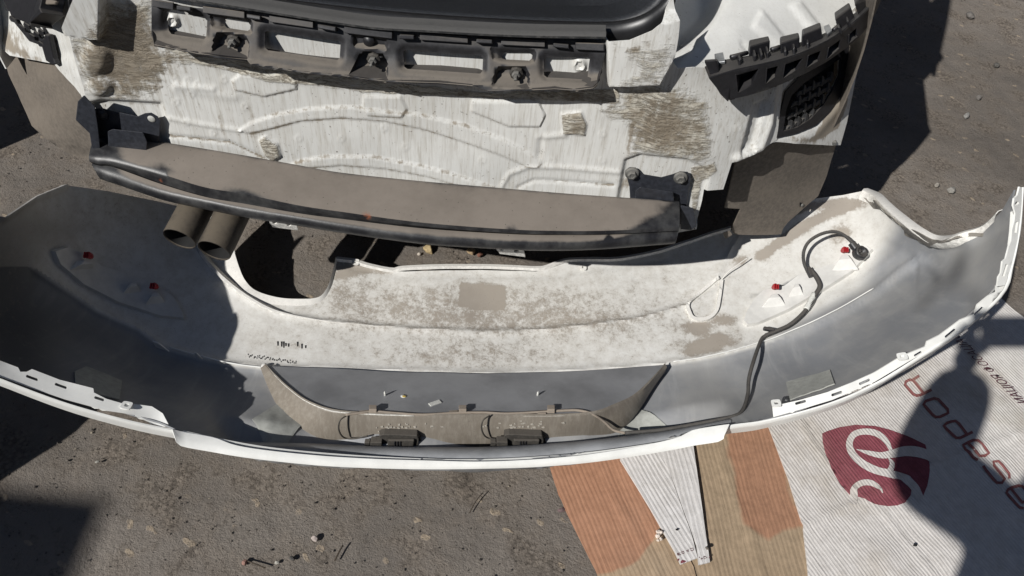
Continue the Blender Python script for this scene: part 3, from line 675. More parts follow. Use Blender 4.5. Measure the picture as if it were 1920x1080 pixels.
def dustB(P):
    d = .17+.08*blob(P, 700, 600, 330, 90)+.10*blob(P, 900, 600, 240, 90)
    d += .62*plate(P, [(862, 529), (947, 531), (947, 578), (905, 576), (862, 572)], 3, 1)
    d += .26*blob(P, 780, 560, 170, 38)+.26*blob(P, 900, 605, 260, 26)+.34*blob(P, 880, 668, 190, 28, 0)+.18*blob(P, 1010, 560, 180, 40)
    d += .5*plate(P, [(628, 488), (700, 492), (740, 510), (690, 512), (650, 520), (628, 520)], 10, 1)+.25*blob(P, 640, 540, 50, 60)
    for x, y, rx, ry, a in ((1500, 432, 62, 11, -33), (1460, 455, 45, 10, -35), (1545, 408, 60, 9, -18), (1590, 385, 46, 12, -8), (1575, 440, 24, 22, -40), (1430, 478, 22, 12, -25), (1385, 490, 18, 10, -20), (1535, 385, 60, 9, -10), (1330, 640, 50, 10, -22), (1310, 615, 30, 14, 0), (1360, 600, 26, 10, 0), (1340, 650, 60, 12, -18), (1480, 405, 40, 8, -30)):
        d += .66*blob(P, x, y, rx, ry, a, 3)
    d += .20*blob(P, 1150, 600, 150, 60)+.15*blob(P, 1280, 560, 100, 80)+.3*blob(P, 1290, 648, 50, 14)
    d += .22*blob(P, 215, 395, 130, 25, 8)+.20*blob(P, 120, 440, 70, 40)
    d += .14*blob(P, 520, 640, 90, 30)
    g = greyB(P); d = d*(1-.8*g)
    d -= .35*plate(P, refl_r, 6, 1)
    d += .3*blob(P, 520, 690, 40, 4, 5, 4)
    return d
def smokeShadeB(P):
    m = .95*sstep(P[:, 0]-.25*(P[:, 1]-550), 190, -20)  # left wing blackened, its deep shade painted into the skin
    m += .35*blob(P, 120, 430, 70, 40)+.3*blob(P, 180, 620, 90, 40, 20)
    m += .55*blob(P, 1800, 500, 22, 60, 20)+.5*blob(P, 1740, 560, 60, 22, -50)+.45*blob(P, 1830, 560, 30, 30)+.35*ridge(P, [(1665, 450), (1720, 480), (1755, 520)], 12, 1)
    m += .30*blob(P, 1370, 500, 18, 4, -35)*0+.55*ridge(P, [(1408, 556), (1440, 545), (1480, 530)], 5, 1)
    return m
shell = patch('bumper_skin', outl, SB, MT['inner'], bumper, step=5.5, relief=relB, attrs={'grey': greyB, 'dust': dustB, 'smoke': smokeShadeB}, solid=.0032)
def Bp(px, py, lift=0.): 
    P = np.array([(px, py)], float); return (SB(P)+SB.nrm(P)*(relB(P)+lift)[:, None])[0]
# ---- rim: bright painted return edge with slots
rim_out = [(-250, 345), (-252, 450), (-200, 575), (-105, 662), (0, 706), (60, 732), (120, 755), (237, 792), (300, 806), (322, 822), (340, 830)]
rim_in = [(-240, 340), (-238, 450), (-186, 560), (-96, 640), (0, 682), (60, 706), (120, 730), (237, 764), (290, 776), (312, 790), (322, 806)]
class Lift:
    """surface lifted by a constant along its normal, following relB"""
    def __init__(s, l): s.l = l
    def __call__(s, P):
        P = np.asarray(P, float).reshape(-1, 2); return SB(P)+SB.nrm(P)*(relB(P)+s.l)[:, None]
    def nrm(s, P): return SB.nrm(P)
    def at(s, x, y, l=0): return (s([(x, y)])+s.nrm([(x, y)])*l)[0]
L4 = Lift(.004)
def slot(x0, y0, x1, y1, w):
    a = np.array([x0, y0], float); b = np.array([x1, y1], float); t = (b-a)/np.linalg.norm(b-a); n = np.array([-t[1], t[0]])*w/2
    return [tuple(a-n), tuple(b-n), tuple(b+t*w*.3), tuple(b+n), tuple(a+n), tuple(a-t*w*.3)]
edge_px = [(-255, 330), (-256, 450), (-205, 575), (-106, 666), (0, 712), (120, 757), (237, 790), (312, 806), (345, 812), (500, 842), (700, 860), (900, 866), (1100, 853), (1300, 822), (1368, 801), (1440, 790), (1560, 757), (1640, 722), (1740, 660), (1800, 622), (1878, 553), (1898, 500), (1912, 430), (1918, 352)]
ez = [.56, .50, .44, .372, .308, .248, .198, .172, .166, .130, .106, .100, .106, .140, .160, .180, .232, .262, .325, .36, .425, .462, .50, .552]
_in = [(-232, 335), (-232, 445), (-182, 555), (-92, 632), (6, 674), (124, 716), (240, 752), (306, 770), (340, 790), (500, 820), (700, 838), (900, 844), (1100, 831), (1300, 800), (1362, 780), (1432, 766), (1548, 730), (1622, 698), (1716, 640), (1774, 600), (1852, 538), (1872, 490), (1886, 425), (1894, 352)]
SRim = Surf([(x, y, 'z', z+.001) for (x, y), z in zip(edge_px, ez)]+[(x, y, 'z', z+.016) for (x, y), z in zip(_in, ez)], 1e-7)
def rim_flange(poly, slots, name='rim_flange', lf=.0):
    return patch(name, poly, SRim, MT['white'], bumper, holes=slots, step=6, solid=.003, lift=lf)
# left flange (lit strip with three slots)
rim_flange([(0, 676), (34, 689), (38, 697), (50, 697), (60, 692), (112, 712), (175, 728), (176, 736), (200, 748), (232, 757), (252, 760), (254, 778), (200, 770), (120, 748), (60, 728), (0, 706), (-90, 668), (-180, 600), (-180, 570), (-90, 640)],
           [slot(50, 705, 70, 712, 5), slot(104, 720, 124, 727, 5), slot(178, 745, 194, 750, 5)])
rim_flange([(250, 757), (285, 762), (305, 775), (318, 800), (300, 800), (254, 780)], [])
# right flange
rim_flange([(1448, 762), (1500, 750), (1552, 735), (1600, 716), (1618, 708), (1636, 700), (1640, 698), (1690, 668), (1735, 650), (1738, 640), (1762, 628), (1800, 600), (1826, 590), (1832, 572), (1852, 556), (1868, 548), (1868, 536), (1878, 545), (1850, 580), (1800, 618), (1760, 646), (1700, 680), (1640, 716), (1560, 750), (1500, 768), (1450, 782)],
           [slot(1492, 757, 1510, 752, 5), slot(1560, 741, 1578, 735, 5), slot(1612, 720, 1630, 712, 5), slot(1715, 667, 1727, 660, 4.5), slot(1773, 632, 1790, 618, 5), slot(1828, 590, 1842, 577, 5)])
rim_flange([(1870, 537), (1872, 520), (1877, 512), (1880, 490), (1886, 485), (1892, 462), (1896, 452), (1898, 430), (1902, 415), (1904, 400), (1900, 385), (1902, 372), (1908, 366), (1912, 350), (1917, 352), (1916, 400), (1908, 450), (1896, 500), (1884, 535)],
           [slot(1881, 518, 1888, 496, 4.5), slot(1904, 436, 1907, 416, 4.5), slot(1905, 384, 1908, 379, 6)])
# smooth outer edge line, whole width, painted white outside (rolls over and down)
E3 = np.array([onZ(x, y, z) for (x, y), z in zip(edge_px, ez)])
E3 = smooth(E3, 160)
cen = np.array([-.05, 1.05, .25])
def outward(P, a, dz):
    d = P-cen; d[:, 2] = 0; d /= np.linalg.norm(d, axis=1)[:, None]; Q = P+d*a; Q[:, 2] += dz; return Q
prof = [(-.004, .0005), (-.001, .0015), (.0008, -.001), (.0, -.006), (-.002, -.014), (-.006, -.028)]
curv = []
for a, dz in prof:
    Q = outward(E3.copy(), a, dz); low = .004+.10*np.clip((E3[:, 2]-.12)/.44, 0, 1); Q[:, 2] = np.maximum(Q[:, 2], np.minimum(low*.3+.004, E3[:, 2]+dz if False else E3[:, 2])) if False else np.maximum(Q[:, 2], .004); curv.append(Q)
loft('outer_skin', curv, MT['white'], bumper, solid=.002)
# centre lip: broad white strip along the rim centre with notched ends
lipT = [(322, 806), (345, 812), (400, 822), (440, 836), (500, 846), (600, 856), (700, 862), (800, 865), (900, 867), (1000, 863), (1100, 854), (1200, 838), (1270, 822), (1300, 808), (1345, 800), (1368, 797)]
lipB = [(330, 828), (345, 836), (400, 846), (440, 853), (500, 861), (600, 871), (700, 876), (800, 878), (900, 877), (1000, 874), (1100, 866), (1200, 852), (1270, 840), (1300, 834), (1345, 827), (1356, 822)]
lz = [.176, .166, .152, .145, .135, .122, .113, .107, .107, .107, .112, .122, .136, .146, .160, .166]
lt = smooth(np.array([onZ(x, y, z+.004) for (x, y), z in zip(lipT, lz)]), 90); lb = smooth(np.array([onZ(x, y, z-.004) for (x, y), z in zip(lipB, lz)]), 90)
lm = (lt+lb)/2+np.array([0, 0, .0025]); lu = lb+np.array([0, .018, -.014]); lk_ = lt+np.array([0, .006, -.012])
lg = lm*.25+lb*.75+np.array([0, 0, .0008])
loft('rim_lip', [lk_, lt, lm, lg, lb, lu], MT['white'], bumper, solid=.002)
# shelf: grey step just inside the lip
shT = smooth(np.array([onZ(x, y, z) for (x, y, z) in [(440, 828, .10), (600, 832, .085), (700, 836, .08), (900, 838, .078), (1100, 826, .082), (1250, 806, .095), (1370, 785, .13)]]), 70)
shB = smooth(np.array([onZ(x, y, z) for (x, y, z) in [(440, 838, .125), (600, 853, .104), (700, 859, .098), (900, 862, .096), (1100, 850, .098), (1250, 824, .115), (1370, 797, .145)]]), 70)
loft('rim_shelf', [shT+np.array([0, .012, -.03]), shT, (shT+shB)/2+np.array([0, 0, .004]), shB, shB+np.array([0, -.002, -.012])], m_plain('grey_primer', (.27, .278, .29), .42, var=.25, sc=9), bumper)
# screw tabs
for (x, y) in ((237, 762), (1691, 669), (1455, 757), (1094, 500), (667, 491)):
    big = 9 if y > 600 else 6
    c = (SRim.at(x, y, .002) if y > 600 else Bp(x, y, .002)); n = SB.nrm([(x, y)])[0]
    if y > 600: n = n*.6+np.array([0, -.2, .6])
    up = np.array([0, 0, 1.]); a = np.linspace(0, 2*math.pi, 17)[:-1]; ax = frame_from(n, (cr0+[0, .01, 0]))
    r = .0085 if y > 600 else .0075
    ring = []
    for rr, h in ((r, 0), (r, .003), (r*.42, .003), (r*.42, 0)):
        ring.append([c+ax[0]*rr*(max(-1, min(1, math.cos(t)*1.25)))+ax[1]*rr*(max(-1, min(1, math.sin(t)*1.25)))+ax[2]*h for t in np.append(a, a[0])])
    loft('screw_tab', [np.array(q) for q in ring], MT['white'] if y > 600 else MT['whited'], bumper, closed=True, sm=False)
# ---- number-plate box (seen from behind: raised block)
fl = [(497, 686), (620, 691), (760, 698), (900, 701), (1020, 699), (1130, 693), (1247, 684), (1228, 706), (1190, 742), (1150, 762), (1110, 776), (1040, 781), (930, 781), (800, 781), (680, 777), (620, 771), (575, 754), (543, 731), (518, 708)]
PB = Surf([(497, 686, 'z', .055), (760, 698, 'z', .052), (1020, 699, 'z', .052), (1247, 684, 'z', .062), (620, 771, 'z', .118), (800, 781, 'z', .118), (1040, 781, 'z', .118), (1130, 768, 'z', .115), (543, 731, 'z', .09), (1190, 742, 'z', .09), (900, 740, 'z', .082)], 1e-5)
mPl = m_plain('grey_plate_back', (.225, .228, .236), .45, var=.22, sc=7, bump=.1)
recess = patch('plate_recess', fl, PB, mPl, bumper, step=8, solid=.003, relief=lambda P: (vnoise(P, 90, 5)-.5)*.002)
front = [(497, 686), (518, 708), (543, 731), (575, 754), (620, 771), (680, 777), (800, 781), (930, 781), (1040, 781), (1110, 776), (1150, 762), (1190, 742), (1228, 706), (1247, 684)]
foot = [(490, 690), (503, 722), (520, 756), (548, 788), (588, 812), (660, 822), (800, 827), (930, 827), (1040, 824), (1120, 812), (1160, 800), (1190, 776), (1226, 720), (1249, 688)]
fa = PB(front)+PB.nrm(front)*.0005; fb = np.array([onZ(x, y, z) for (x, y), z in zip(foot, [.055, .055, .058, .062, .060, .056, .054, .052, .054, .058, .062, .060, .058, .060])])
N_ = 110; A_ = smooth(fa, N_); B_ = smooth(fb, N_)
hl = A_+(B_-A_)*.06+np.array([0, 0, .0015])
loft('recess_wall', [A_+np.array([0, .004, .0005]), A_, hl, A_*.5+B_*.5, B_, B_+np.array([0, .004, -.035])], m_paint('mud_wall_film', (.215, .188, .155), .25), bumper, solid=.002)
# bright worn corner line of the box
tube('worn_corner', A_[2:44]+np.array([0, 0, .0008]), .0016, m_plain('worn_white', (.62, .60, .55), .6, sc=200, var=.3), recess, 6, sub=0)
for a_, b_ in ((66, 76), (86, 94)): tube('worn_corner', A_[a_:b_]+np.array([0, 0, .0006]), .0013, D.materials['worn_white'], recess, 6, sub=0)
# locating pins, sticker, label
def Pp(x, y, l=0): return PB.at(x, y, l)
for (x, y) in ((722, 741), (1008, 741)):
    b = Pp(x, y); tube('locating_pin', [b, b+np.array([0, 0, .007]), b+np.array([0, 0, .0125])], lambda i: .0022 if i < 12 else .0012, MT['label'], recess, 8)
lathe('round_sticker', Pp(757, 743), PB.nrm([(757, 743)])[0], [(.0062, .0003), (.0060, .0009), (.001, .001)], MT['label'], recess, 20)
lathe('sticker_dot', Pp(758, 744, .0008), PB.nrm([(757, 743)])[0], [(.0040, .0003), (.0038, .0006), (.001, .0007)], MT['yel'], recess, 16)
slab('small_label', [(803, 758), (823, 751), (828, 756), (808, 763)], PB, .0005, .0025, MT['label'], recess, .0003)
# plate lamps with plugs
fz_ = [.055, .055, .058, .062, .060, .056, .054, .052, .054, .058, .062, .060, .058, .060]
fa_px = pxof3(fa)
WS = Surf([(a_[0], a_[1], 'z', p_[2]) for a_, p_ in list(zip(fa_px, fa))[3:11]]+[(x, y, 'z', z) for (x, y), z in list(zip(foot, fz_))[3:11]], 1e-7)
for dx in (0, 232):
    dy = 0
    def q(l): return [(x+dx, y+dy) for x, y in l]
    lamp = slab('plate_lamp', q([(713, 804), (722, 802), (783, 804), (786, 812), (784, 826), (712, 826)]), WS, .001, .018, MT['lamp'], bumper, .0015)
    slab('lamp_cover', q([(730, 808), (778, 808), (775, 825), (728, 825)]), WS, .0185, .025, MT['lamp'], lamp, .002)
    for k in range(3): slab('rib', q([(741+5*k, 809), (743+5*k, 809), (743+5*k, 824), (741+5*k, 824)]), WS, .025, .0275, MT['blk2'], lamp, .0004)
    slab('plug', q([(698, 809), (719, 809), (719, 827), (698, 827)]), WS, .012, .029, MT['lamp'], lamp, .0015)
    slab('plug_tail', q([(687, 812), (697, 812), (697, 823), (687, 823)]), WS, .014, .025, MT['lamp'], lamp, .0012)
    slab('latch', q([(776, 806), (788, 812), (792, 826), (778, 826)]), WS, .002, .010, MT['blk2'], lamp, .001)
# ---- wiring loom
def wline(pts, lift=.004): return [np.asarray(p) for p in pts]
along = [(648, 780), (680, 776), (700, 774), (740, 777), (790, 780), (850, 777), (905, 776), (950, 778), (1010, 775), (1060, 772), (1085, 772)]
def Ep(x, y, l=.004): return PB.at(x, y, l)
loomM = MT['loom']
tube('wiring_loom', [Ep(x, y, .003) for x, y in along]+[onZ(1110, 776, .12), onZ(1132, 790, .10), onZ(1150, 806, .082), onZ(1172, 812, .08)], .0026, MT['tanw'], bumper, 8)
for x, l in ((698, 0), (866, 0), (1032, 0)):
    slab('loom_clip', [(x-6, 769), (x+8, 769), (x+8, 777), (x-6, 777)], PB, .002, .012, MT['tanw'], bumper, .0006)
    slab('clip_foot', [(x-24, 773), (x-8, 772), (x-8, 778), (x-24, 778)], PB, .001, .004, MT['tanw'], bumper, .0006)
for dx in (0, 268):
    tube('lamp_wire', [onZ(650+dx, 779, .122), onZ(638+dx, 788, .122), onZ(635+dx, 803, .105), onZ(640+dx, 816, .085), onZ(650+dx, 822, .07), onZ(668+dx, 822, .075), onZ(690+dx, 817, .082)], .0016, MT['lamp'], bumper, 6)
main = [(1172, 812, .082), (1240, 806, .092), (1310, 794, .105), (1370, 782, .118), (1392, 770, .115), (1402, 740, .10), (1404, 712, .095), (1412, 680, .095), (1424, 652, .098), (1434, 636, .10)]
tube('wiring_loom', [onZ(x, y, z+.008) for x, y, z in main[:-2]]+[Bp(1425, 648, .014), Bp(1434, 637, .012), Bp(1448, 631, .013)], .0040, loomM, bumper, 8)
m2 = [(1434, 636, .012), (1455, 629, .014), (1480, 618, .014), (1504, 600, .016), (1520, 582, .018), (1526, 568, .018), (1536, 552, .02), (1534, 540, .02), (1524, 524, .02), (1512, 512, .022)]
def ribbed(name, P, r, mat, n):
    return tube(name, P, lambda i: r*.74*(1.0 if i % 2 else .80), mat, bumper, 10, rings=n)
ribbed('corrugated_sleeve', [Bp(x, y, l) for x, y, l in m2[:6]], .0068, loomM, 80)
tube('white_tag_tape', [Bp(x, y, l) for x, y, l in [(1513, 590, .018), (1520, 578, .018), (1527, 562, .018)]], .0064, MT['label'], bumper, 10)
tube('wiring_loom', [Bp(x, y, l) for x, y, l in m2[5:]], .0052, loomM, bumper, 10)
ribbed('corrugated_sleeve', [Bp(1512, 520, .02), Bp(1502, 505, .034), Bp(1499, 490, .05), Bp(1506, 475, .062), Bp(1525, 463, .068), Bp(1550, 459, .068), Bp(1575, 462, .062), Bp(1596, 468, .055), Bp(1610, 476, .048)], .0056, loomM, 110)
box('loom_clip', Bp(1516, 522, .02), (.020, .010, .012), MT['blk2'], bumper, frame_from((0, -.3, 1), (1, .4, 0)), .002)
box('loom_clip', Bp(1440, 628, .02), (.024, .008, .010), MT['blk2'], bumper, frame_from((0, -.3, 1), (.1, 1, 0)), .002)
pc = Bp(1620, 490, .040); pn = np.array([.25, -.35, .9])
plug = lathe('socket_plug', pc, pn, [(.010, -.012), (.0135, -.008), (.015, .004), (.0145, .010), (.0095, .010), (.0090, .003), (.002, .003)], MT['blk2'], bumper, 18)
tube('socket_neck', [Bp(1604, 474, .050), Bp(1611, 481, .046), pc], .0088, MT['blk2'], plug, 10)
hx = [pc+frame_from(pn)[0]*.0195*math.cos(a)*1.0+frame_from(pn)[1]*.0175*math.sin(a) for a in np.linspace(.3, .3+2*math.pi, 7)[:-1]]
prism('socket_collar', [p-frame_from(pn)[2]*.004+np.array([.004, .002, 0]) for p in hx], [p+frame_from(pn)[2]*.001+np.array([.004, .002, 0]) for p in hx], MT['blk2'], plug, .001)
for dx_, dy_ in ((-.003, .002), (.003, .002), (0, -.003)):
    f_ = frame_from(pn); box('contact', pc+f_[0]*dx_+f_[1]*dy_+f_[2]*.005, (.002, .002, .006), MT['bolt'], plug, f_, .0003)
# ---- reflector housings: cones and red clips
def housing(pk, red, foot, sgn):
    global FOOT
    h = empty('reflector_housing', tuple(Bp(*pk[0][:2])), None, None); h.parent = bumper; h.location = Vector(Bp(*pk[0][:2]))-base_of(bumper)
    patch('housing_plate', foot, Lift(.012), MT['inner_soft'], h, step=6, solid=.014)
    for x, y, w, hh in pk:
        pts = [(x-w, y+hh), (x+w, y+hh*.75), (x+w*.42, y-hh*.15), (x-w*.42, y-hh*.1)]
        base_ = [Bp(a, b, .008) for a, b in pts]; c = Bp(x, y, .027)
        top = [c+(q_-np.mean(base_, 0))*.45 for q_ in base_]
        prism('cone', base_, top, MT['inner_soft'], h, .0015, False)
    for x, y in red:
        c = Bp(x, y+3, .030); n = np.array([0, -.45, .90]); f_ = frame_from(n)
        cl = lathe('red_clip', c, n, [(.0055, -.012), (.0068, -.006), (.0068, .001), (.0050, .0025), (.002, .0025)], MT['red'], h, 8, sm=False)
        for k in (-1, 0, 1): box('clip_tooth', c+f_[0]*.0045*k+f_[2]*.004-f_[1]*.002, (.0026, .012, .007), MT['red'], cl, f_, .0006)
    return h
MT['inner_soft'] = m_plain('white_plastic', (.62, .61, .58), .5, var=.08, sc=40)
housing([(1450, 566, 26, 18), (1492, 548, 16, 16), (1584, 494, 28, 22)], [(1451, 546), (1584, 477)], refl_r, 1)
housing([(145, 492, 26, 18), (245, 540, 20, 16), (290, 560, 22, 18)], [(145, 474), (287, 541)], refl_l, 1)
# diamond shaped loop bracket and arrow
loop = smooth([(1352, 528), (1348, 560), (1342, 586), (1325, 600), (1300, 600), (1291, 586), (1289, 572), (1305, 556), (1330, 536), (1346, 524)], 50)
for w0, l0, l1 in ((6, 0, .008),):
    c_ = []
    T = np.gradient(loop, axis=0); T /= np.linalg.norm(T, axis=1)[:, None]; Nn = np.stack([-T[:, 1], T[:, 0]], 1)
    for off, lf in ((3, 0), (3, .008), (-3, .008), (-3, 0)):
        c_.append(np.array([Bp(x, y, lf) for x, y in loop+Nn*off]))
    loft('loop_bracket', c_, MT['whited'], bumper, closed=True, sm=False)
pA_ = Bp(1352, 526, .0); 
tube('cable_tie', [Bp(1352, 527, .004), Bp(1362, 518, .02), Bp(1378, 508, .028), Bp(1398, 494, .03)], .0012, MT['whited'], bumper, 6)
# pads (grey felt squares)
patch('felt_pad', [(1474, 718), (1557, 695), (1566, 722), (1482, 752)], Lift(.004), MT['greyp'], bumper, step=6, solid=.002, relief=lambda P: (vnoise(P, 14, 6)-.5)*.0015)
patch('felt_pad', [(1197, 768), (1250, 786), (1228, 806), (1160, 810), (1170, 788)], Lift(.004), MT['greyp'], bumper, step=6, solid=.002, relief=lambda P: (vnoise(P, 14, 6)-.5)*.0015)
patch('felt_pad', [(473, 788), (524, 756), (566, 798), (532, 822), (510, 818)], Lift(.004), MT['greyp'], bumper, step=6, solid=.002, relief=lambda P: (vnoise(P, 14, 6)-.5)*.0015)
patch('felt_pad', [(138, 700), (160, 690), (228, 716), (222, 752), (140, 735)], Lift(.004), MT['greyp'], bumper, step=6, solid=.002, relief=lambda P: (vnoise(P, 14, 6)-.5)*.0015)
# upstanding fins on the left of the crease
fb_ = [(296, 640), (303, 628), (308, 628), (316, 652)]
for P2, h_ in (([(292, 650), (318, 660)], .022), ([(368, 672), (380, 676)], .018)):
    a3, b3 = Bp(*P2[0]), Bp(*P2[1]); upv = np.array([.01, -.1, 1]); 
    bot = [a3, b3, b3+np.array([0, .003, 0]), a3+np.array([0, .003, 0])]
    top = [a3+upv*h_, a3+(b3-a3)*.45+upv*h_, a3+(b3-a3)*.45+upv*h_+np.array([0, .003, 0]), a3+upv*h_+np.array([0, .003, 0])]
    prism('fin', bot, top, MT['white'], bumper, .0006)
c0 = Bp(497, 692, .004); lathe('worn_knob', c0, (0, -.2, 1), [(.006, -.006), (.0075, 0), (.006, .004), (.002, .006)], MT['inner_soft'], bumper, 14)
# lower edge lip facing the car: thin upturned flange
le = [(630, 486), (662, 490), (690, 498), (735, 506), (760, 503), (900, 499), (1005, 504), (1030, 499), (1060, 489), (1100, 487), (1160, 485), (1230, 472), (1290, 453), (1370, 430)]
le2 = smooth(le, 90); a3 = Lift(0)(le2+np.array([0, 2])); loft('lower_flange', [a3, a3+np.array([0, .002, .007]), a3+np.array([0, .010, .006])], MT['whited'], bumper, solid=.0018)
# exhaust opening rim
ex = smooth([(400, 470), (416, 500), (436, 532), (462, 556), (500, 570), (560, 574), (600, 566), (618, 545), (627, 515), (633, 486)], 70)
exi = smooth([(440, 476), (449, 505), (461, 530), (481, 548), (520, 560), (560, 563), (596, 560), (612, 545), (622, 520), (630, 484)], 70)
a3 = Lift(-.002)(ex); b3 = Lift(-.002)(exi)
loft('opening_rim', [a3, (a3+b3)/2+np.array([0, 0, .006]), b3+np.array([0, 0, .009]), b3+np.array([0, .002, -.012]), b3+np.array([0, .004, -.03])], MT['whited'], bumper, solid=.0015)
# left side strut between opening and ridge
a3 = smooth([Bp(x, y, .001) for x, y in [(370, 462), (376, 480), (392, 502), (425, 534), (470, 567), (520, 590), (600, 604), (700, 613)]], 90)
tp_ = np.linspace(0, 1, 90)[:, None]; tp_ = 1-sstep(tp_, .35, 1.)
loft('ridge_strip', [a3, a3+np.array([0, 0, .007])*tp_, a3+np.array([.004, .004, .0075])*tp_, a3+np.array([.010, .012, -.004])*np.maximum(tp_, .1)], MT['whited'], bumper, solid=.001)
# right wheel-arch lip with torn liner remains
ar = smooth(arch_r[:-2]+[(1880, 400)], 80); a3 = Lift(.0)(ar)
nn = SB.nrm(ar)
arl = loft('arch_lip', [a3-nn*.012+np.array([.004, .012, 0])*1., a3+np.array([0, .004, .002]), a3+nn*.004, Lift(.002)(ar+np.array([-6, 9])), Lift(.0)(ar+np.array([-9, 16]))], MT['whited'], bumper, solid=.0015)
mTorn = m_dusty('torn_liner', (.07, .066, .06), (.24, .22, .19), -.3, .6, .7, .95, sc=40, patchy=1.)
patch('torn_liner_remnant', [(1705, 420), (1740, 432), (1790, 446), (1850, 440), (1846, 446), (1800, 452), (1770, 446), (1728, 452), (1700, 440), (1698, 430)], Lift(.004), mTorn, bumper, step=5, solid=.002, relief=lambda P: (vnoise(P, 12, 9)-.3)*.006)
patch('torn_liner_remnant', [(1622, 372), (1650, 378), (1690, 408), (1712, 424), (1706, 428), (1680, 412), (1655, 394), (1640, 392)], Lift(.003), mTorn, bumper, step=5, solid=.002, relief=lambda P: (vnoise(P, 12, 4)-.3)*.005)
# dark drips of sprayed wax
mDr = m_plain('black_wax', (.02, .018, .018), .5)
for (x, y) in ((521, 645), (528, 646), (532, 647), (536, 647), (541, 648), (558, 646), (566, 650), (573, 651)):
    l = RNG.uniform(5, 12); slab('wax_drip', [(x-1.3, y-l/2), (x+1.5, y-l/2), (x+1, y+l/2), (x-.8, y+l/2)], Lift(0), .0002, .001, mDr, bumper, 0)
pt_ = []
for k in range(46):
    x = 465+k*2+RNG.uniform(-1, 1); y = 666+(x-465)*.13+RNG.uniform(-2.5, 3.5); 
    P = np.array([(x, y), (x+1.8, y+.3), (x+1.2, y+3), (x, y+2.6)]); X = Lift(.0006)(P); pt_.append((list(X), [(0, 1, 2, 3)]))
V, F_ = join_mesh(pt_); mesh_obj('wax_splatter', V, F_, mDr, bumper, False)['kind'] = 'stuff'

# ================================================================== CAR
car = empty('car', (-.2, 1.3, 0), 'white car seen from behind with its rear bumper removed, dirty panel and crash bar bare', 'car')
SP = Surf([(125, 28, 'y', 1.20), (300, 20, 'y', 1.215), (700, 40, 'y', 1.225), (1135, 60, 'y', 1.225), (1250, 60, 'y', 1.225), (150, 180, 'y', 1.22), (300, 200, 'y', 1.22), (700, 200, 'y', 1.225), (1150, 250, 'y', 1.225), (190, 270, 'y', 1.215), (700, 350, 'y', 1.22), (1310, 400, 'y', 1.22), (1180, 380, 'y', 1.22),
           (1330, 160, 'y', 1.245), (1370, 340, 'y', 1.245), (1400, 240, 'y', 1.26), (1455, 265, 'y', 1.30), (1460, 180, 'y', 1.315)], 1e-5)
outl_p = [(125, 30), (150, -30), (230, -38), (290, -18), (430, 8), (560, 24), (700, 41), (850, 53), (1000, 60), (1120, 64), (1180, 60), (1220, 44), (1246, 22), (1262, -10), (1266, 20), (1262, 60), (1256, 105), (1270, 128), (1300, 126), (1340, 128), (1360, 150), (1420, 150), (1470, 140), (1466, 180), (1456, 262), (1420, 284), (1372, 305), (1356, 355), (1322, 358), (1318, 380), (1306, 430), (1250, 440), (700, 400), (190, 330), (178, 250), (165, 215), (158, 170), (140, 110), (128, 60)]
hexp = [(434, 152), (450, 138), (520, 140), (556, 152), (556, 166), (495, 180), (440, 168)]
pl2 = [(682, 178), (752, 180), (763, 205), (752, 218), (690, 214), (680, 200)]
pl3 = [(884, 188), (1010, 188), (1022, 215), (1012, 236), (955, 236), (884, 208)]
up1 = [(447, 245), (470, 230), (520, 214), (580, 203), (640, 199), (700, 203), (780, 213), (870, 233), (950, 262), (1000, 290)]
lo1 = [(1017, 305), (1008, 312), (988, 311), (940, 290), (872, 266), (800, 243), (720, 226), (640, 220), (565, 226), (505, 242), (470, 250)]
up2 = [(500, 330), (560, 302), (600, 294), (640, 291), (700, 293), (780, 308), (850, 325), (930, 352)]
lo2 = [(910, 362), (870, 350), (800, 330), (720, 315), (640, 309), (580, 314), (540, 330)]
pocket = [(190, 190), (300, 196), (306, 216), (318, 300), (300, 400), (150, 400), (150, 200)]
rpock = [(1172, 300), (1200, 290), (1290, 300), (1330, 320), (1312, 420), (1150, 420)]
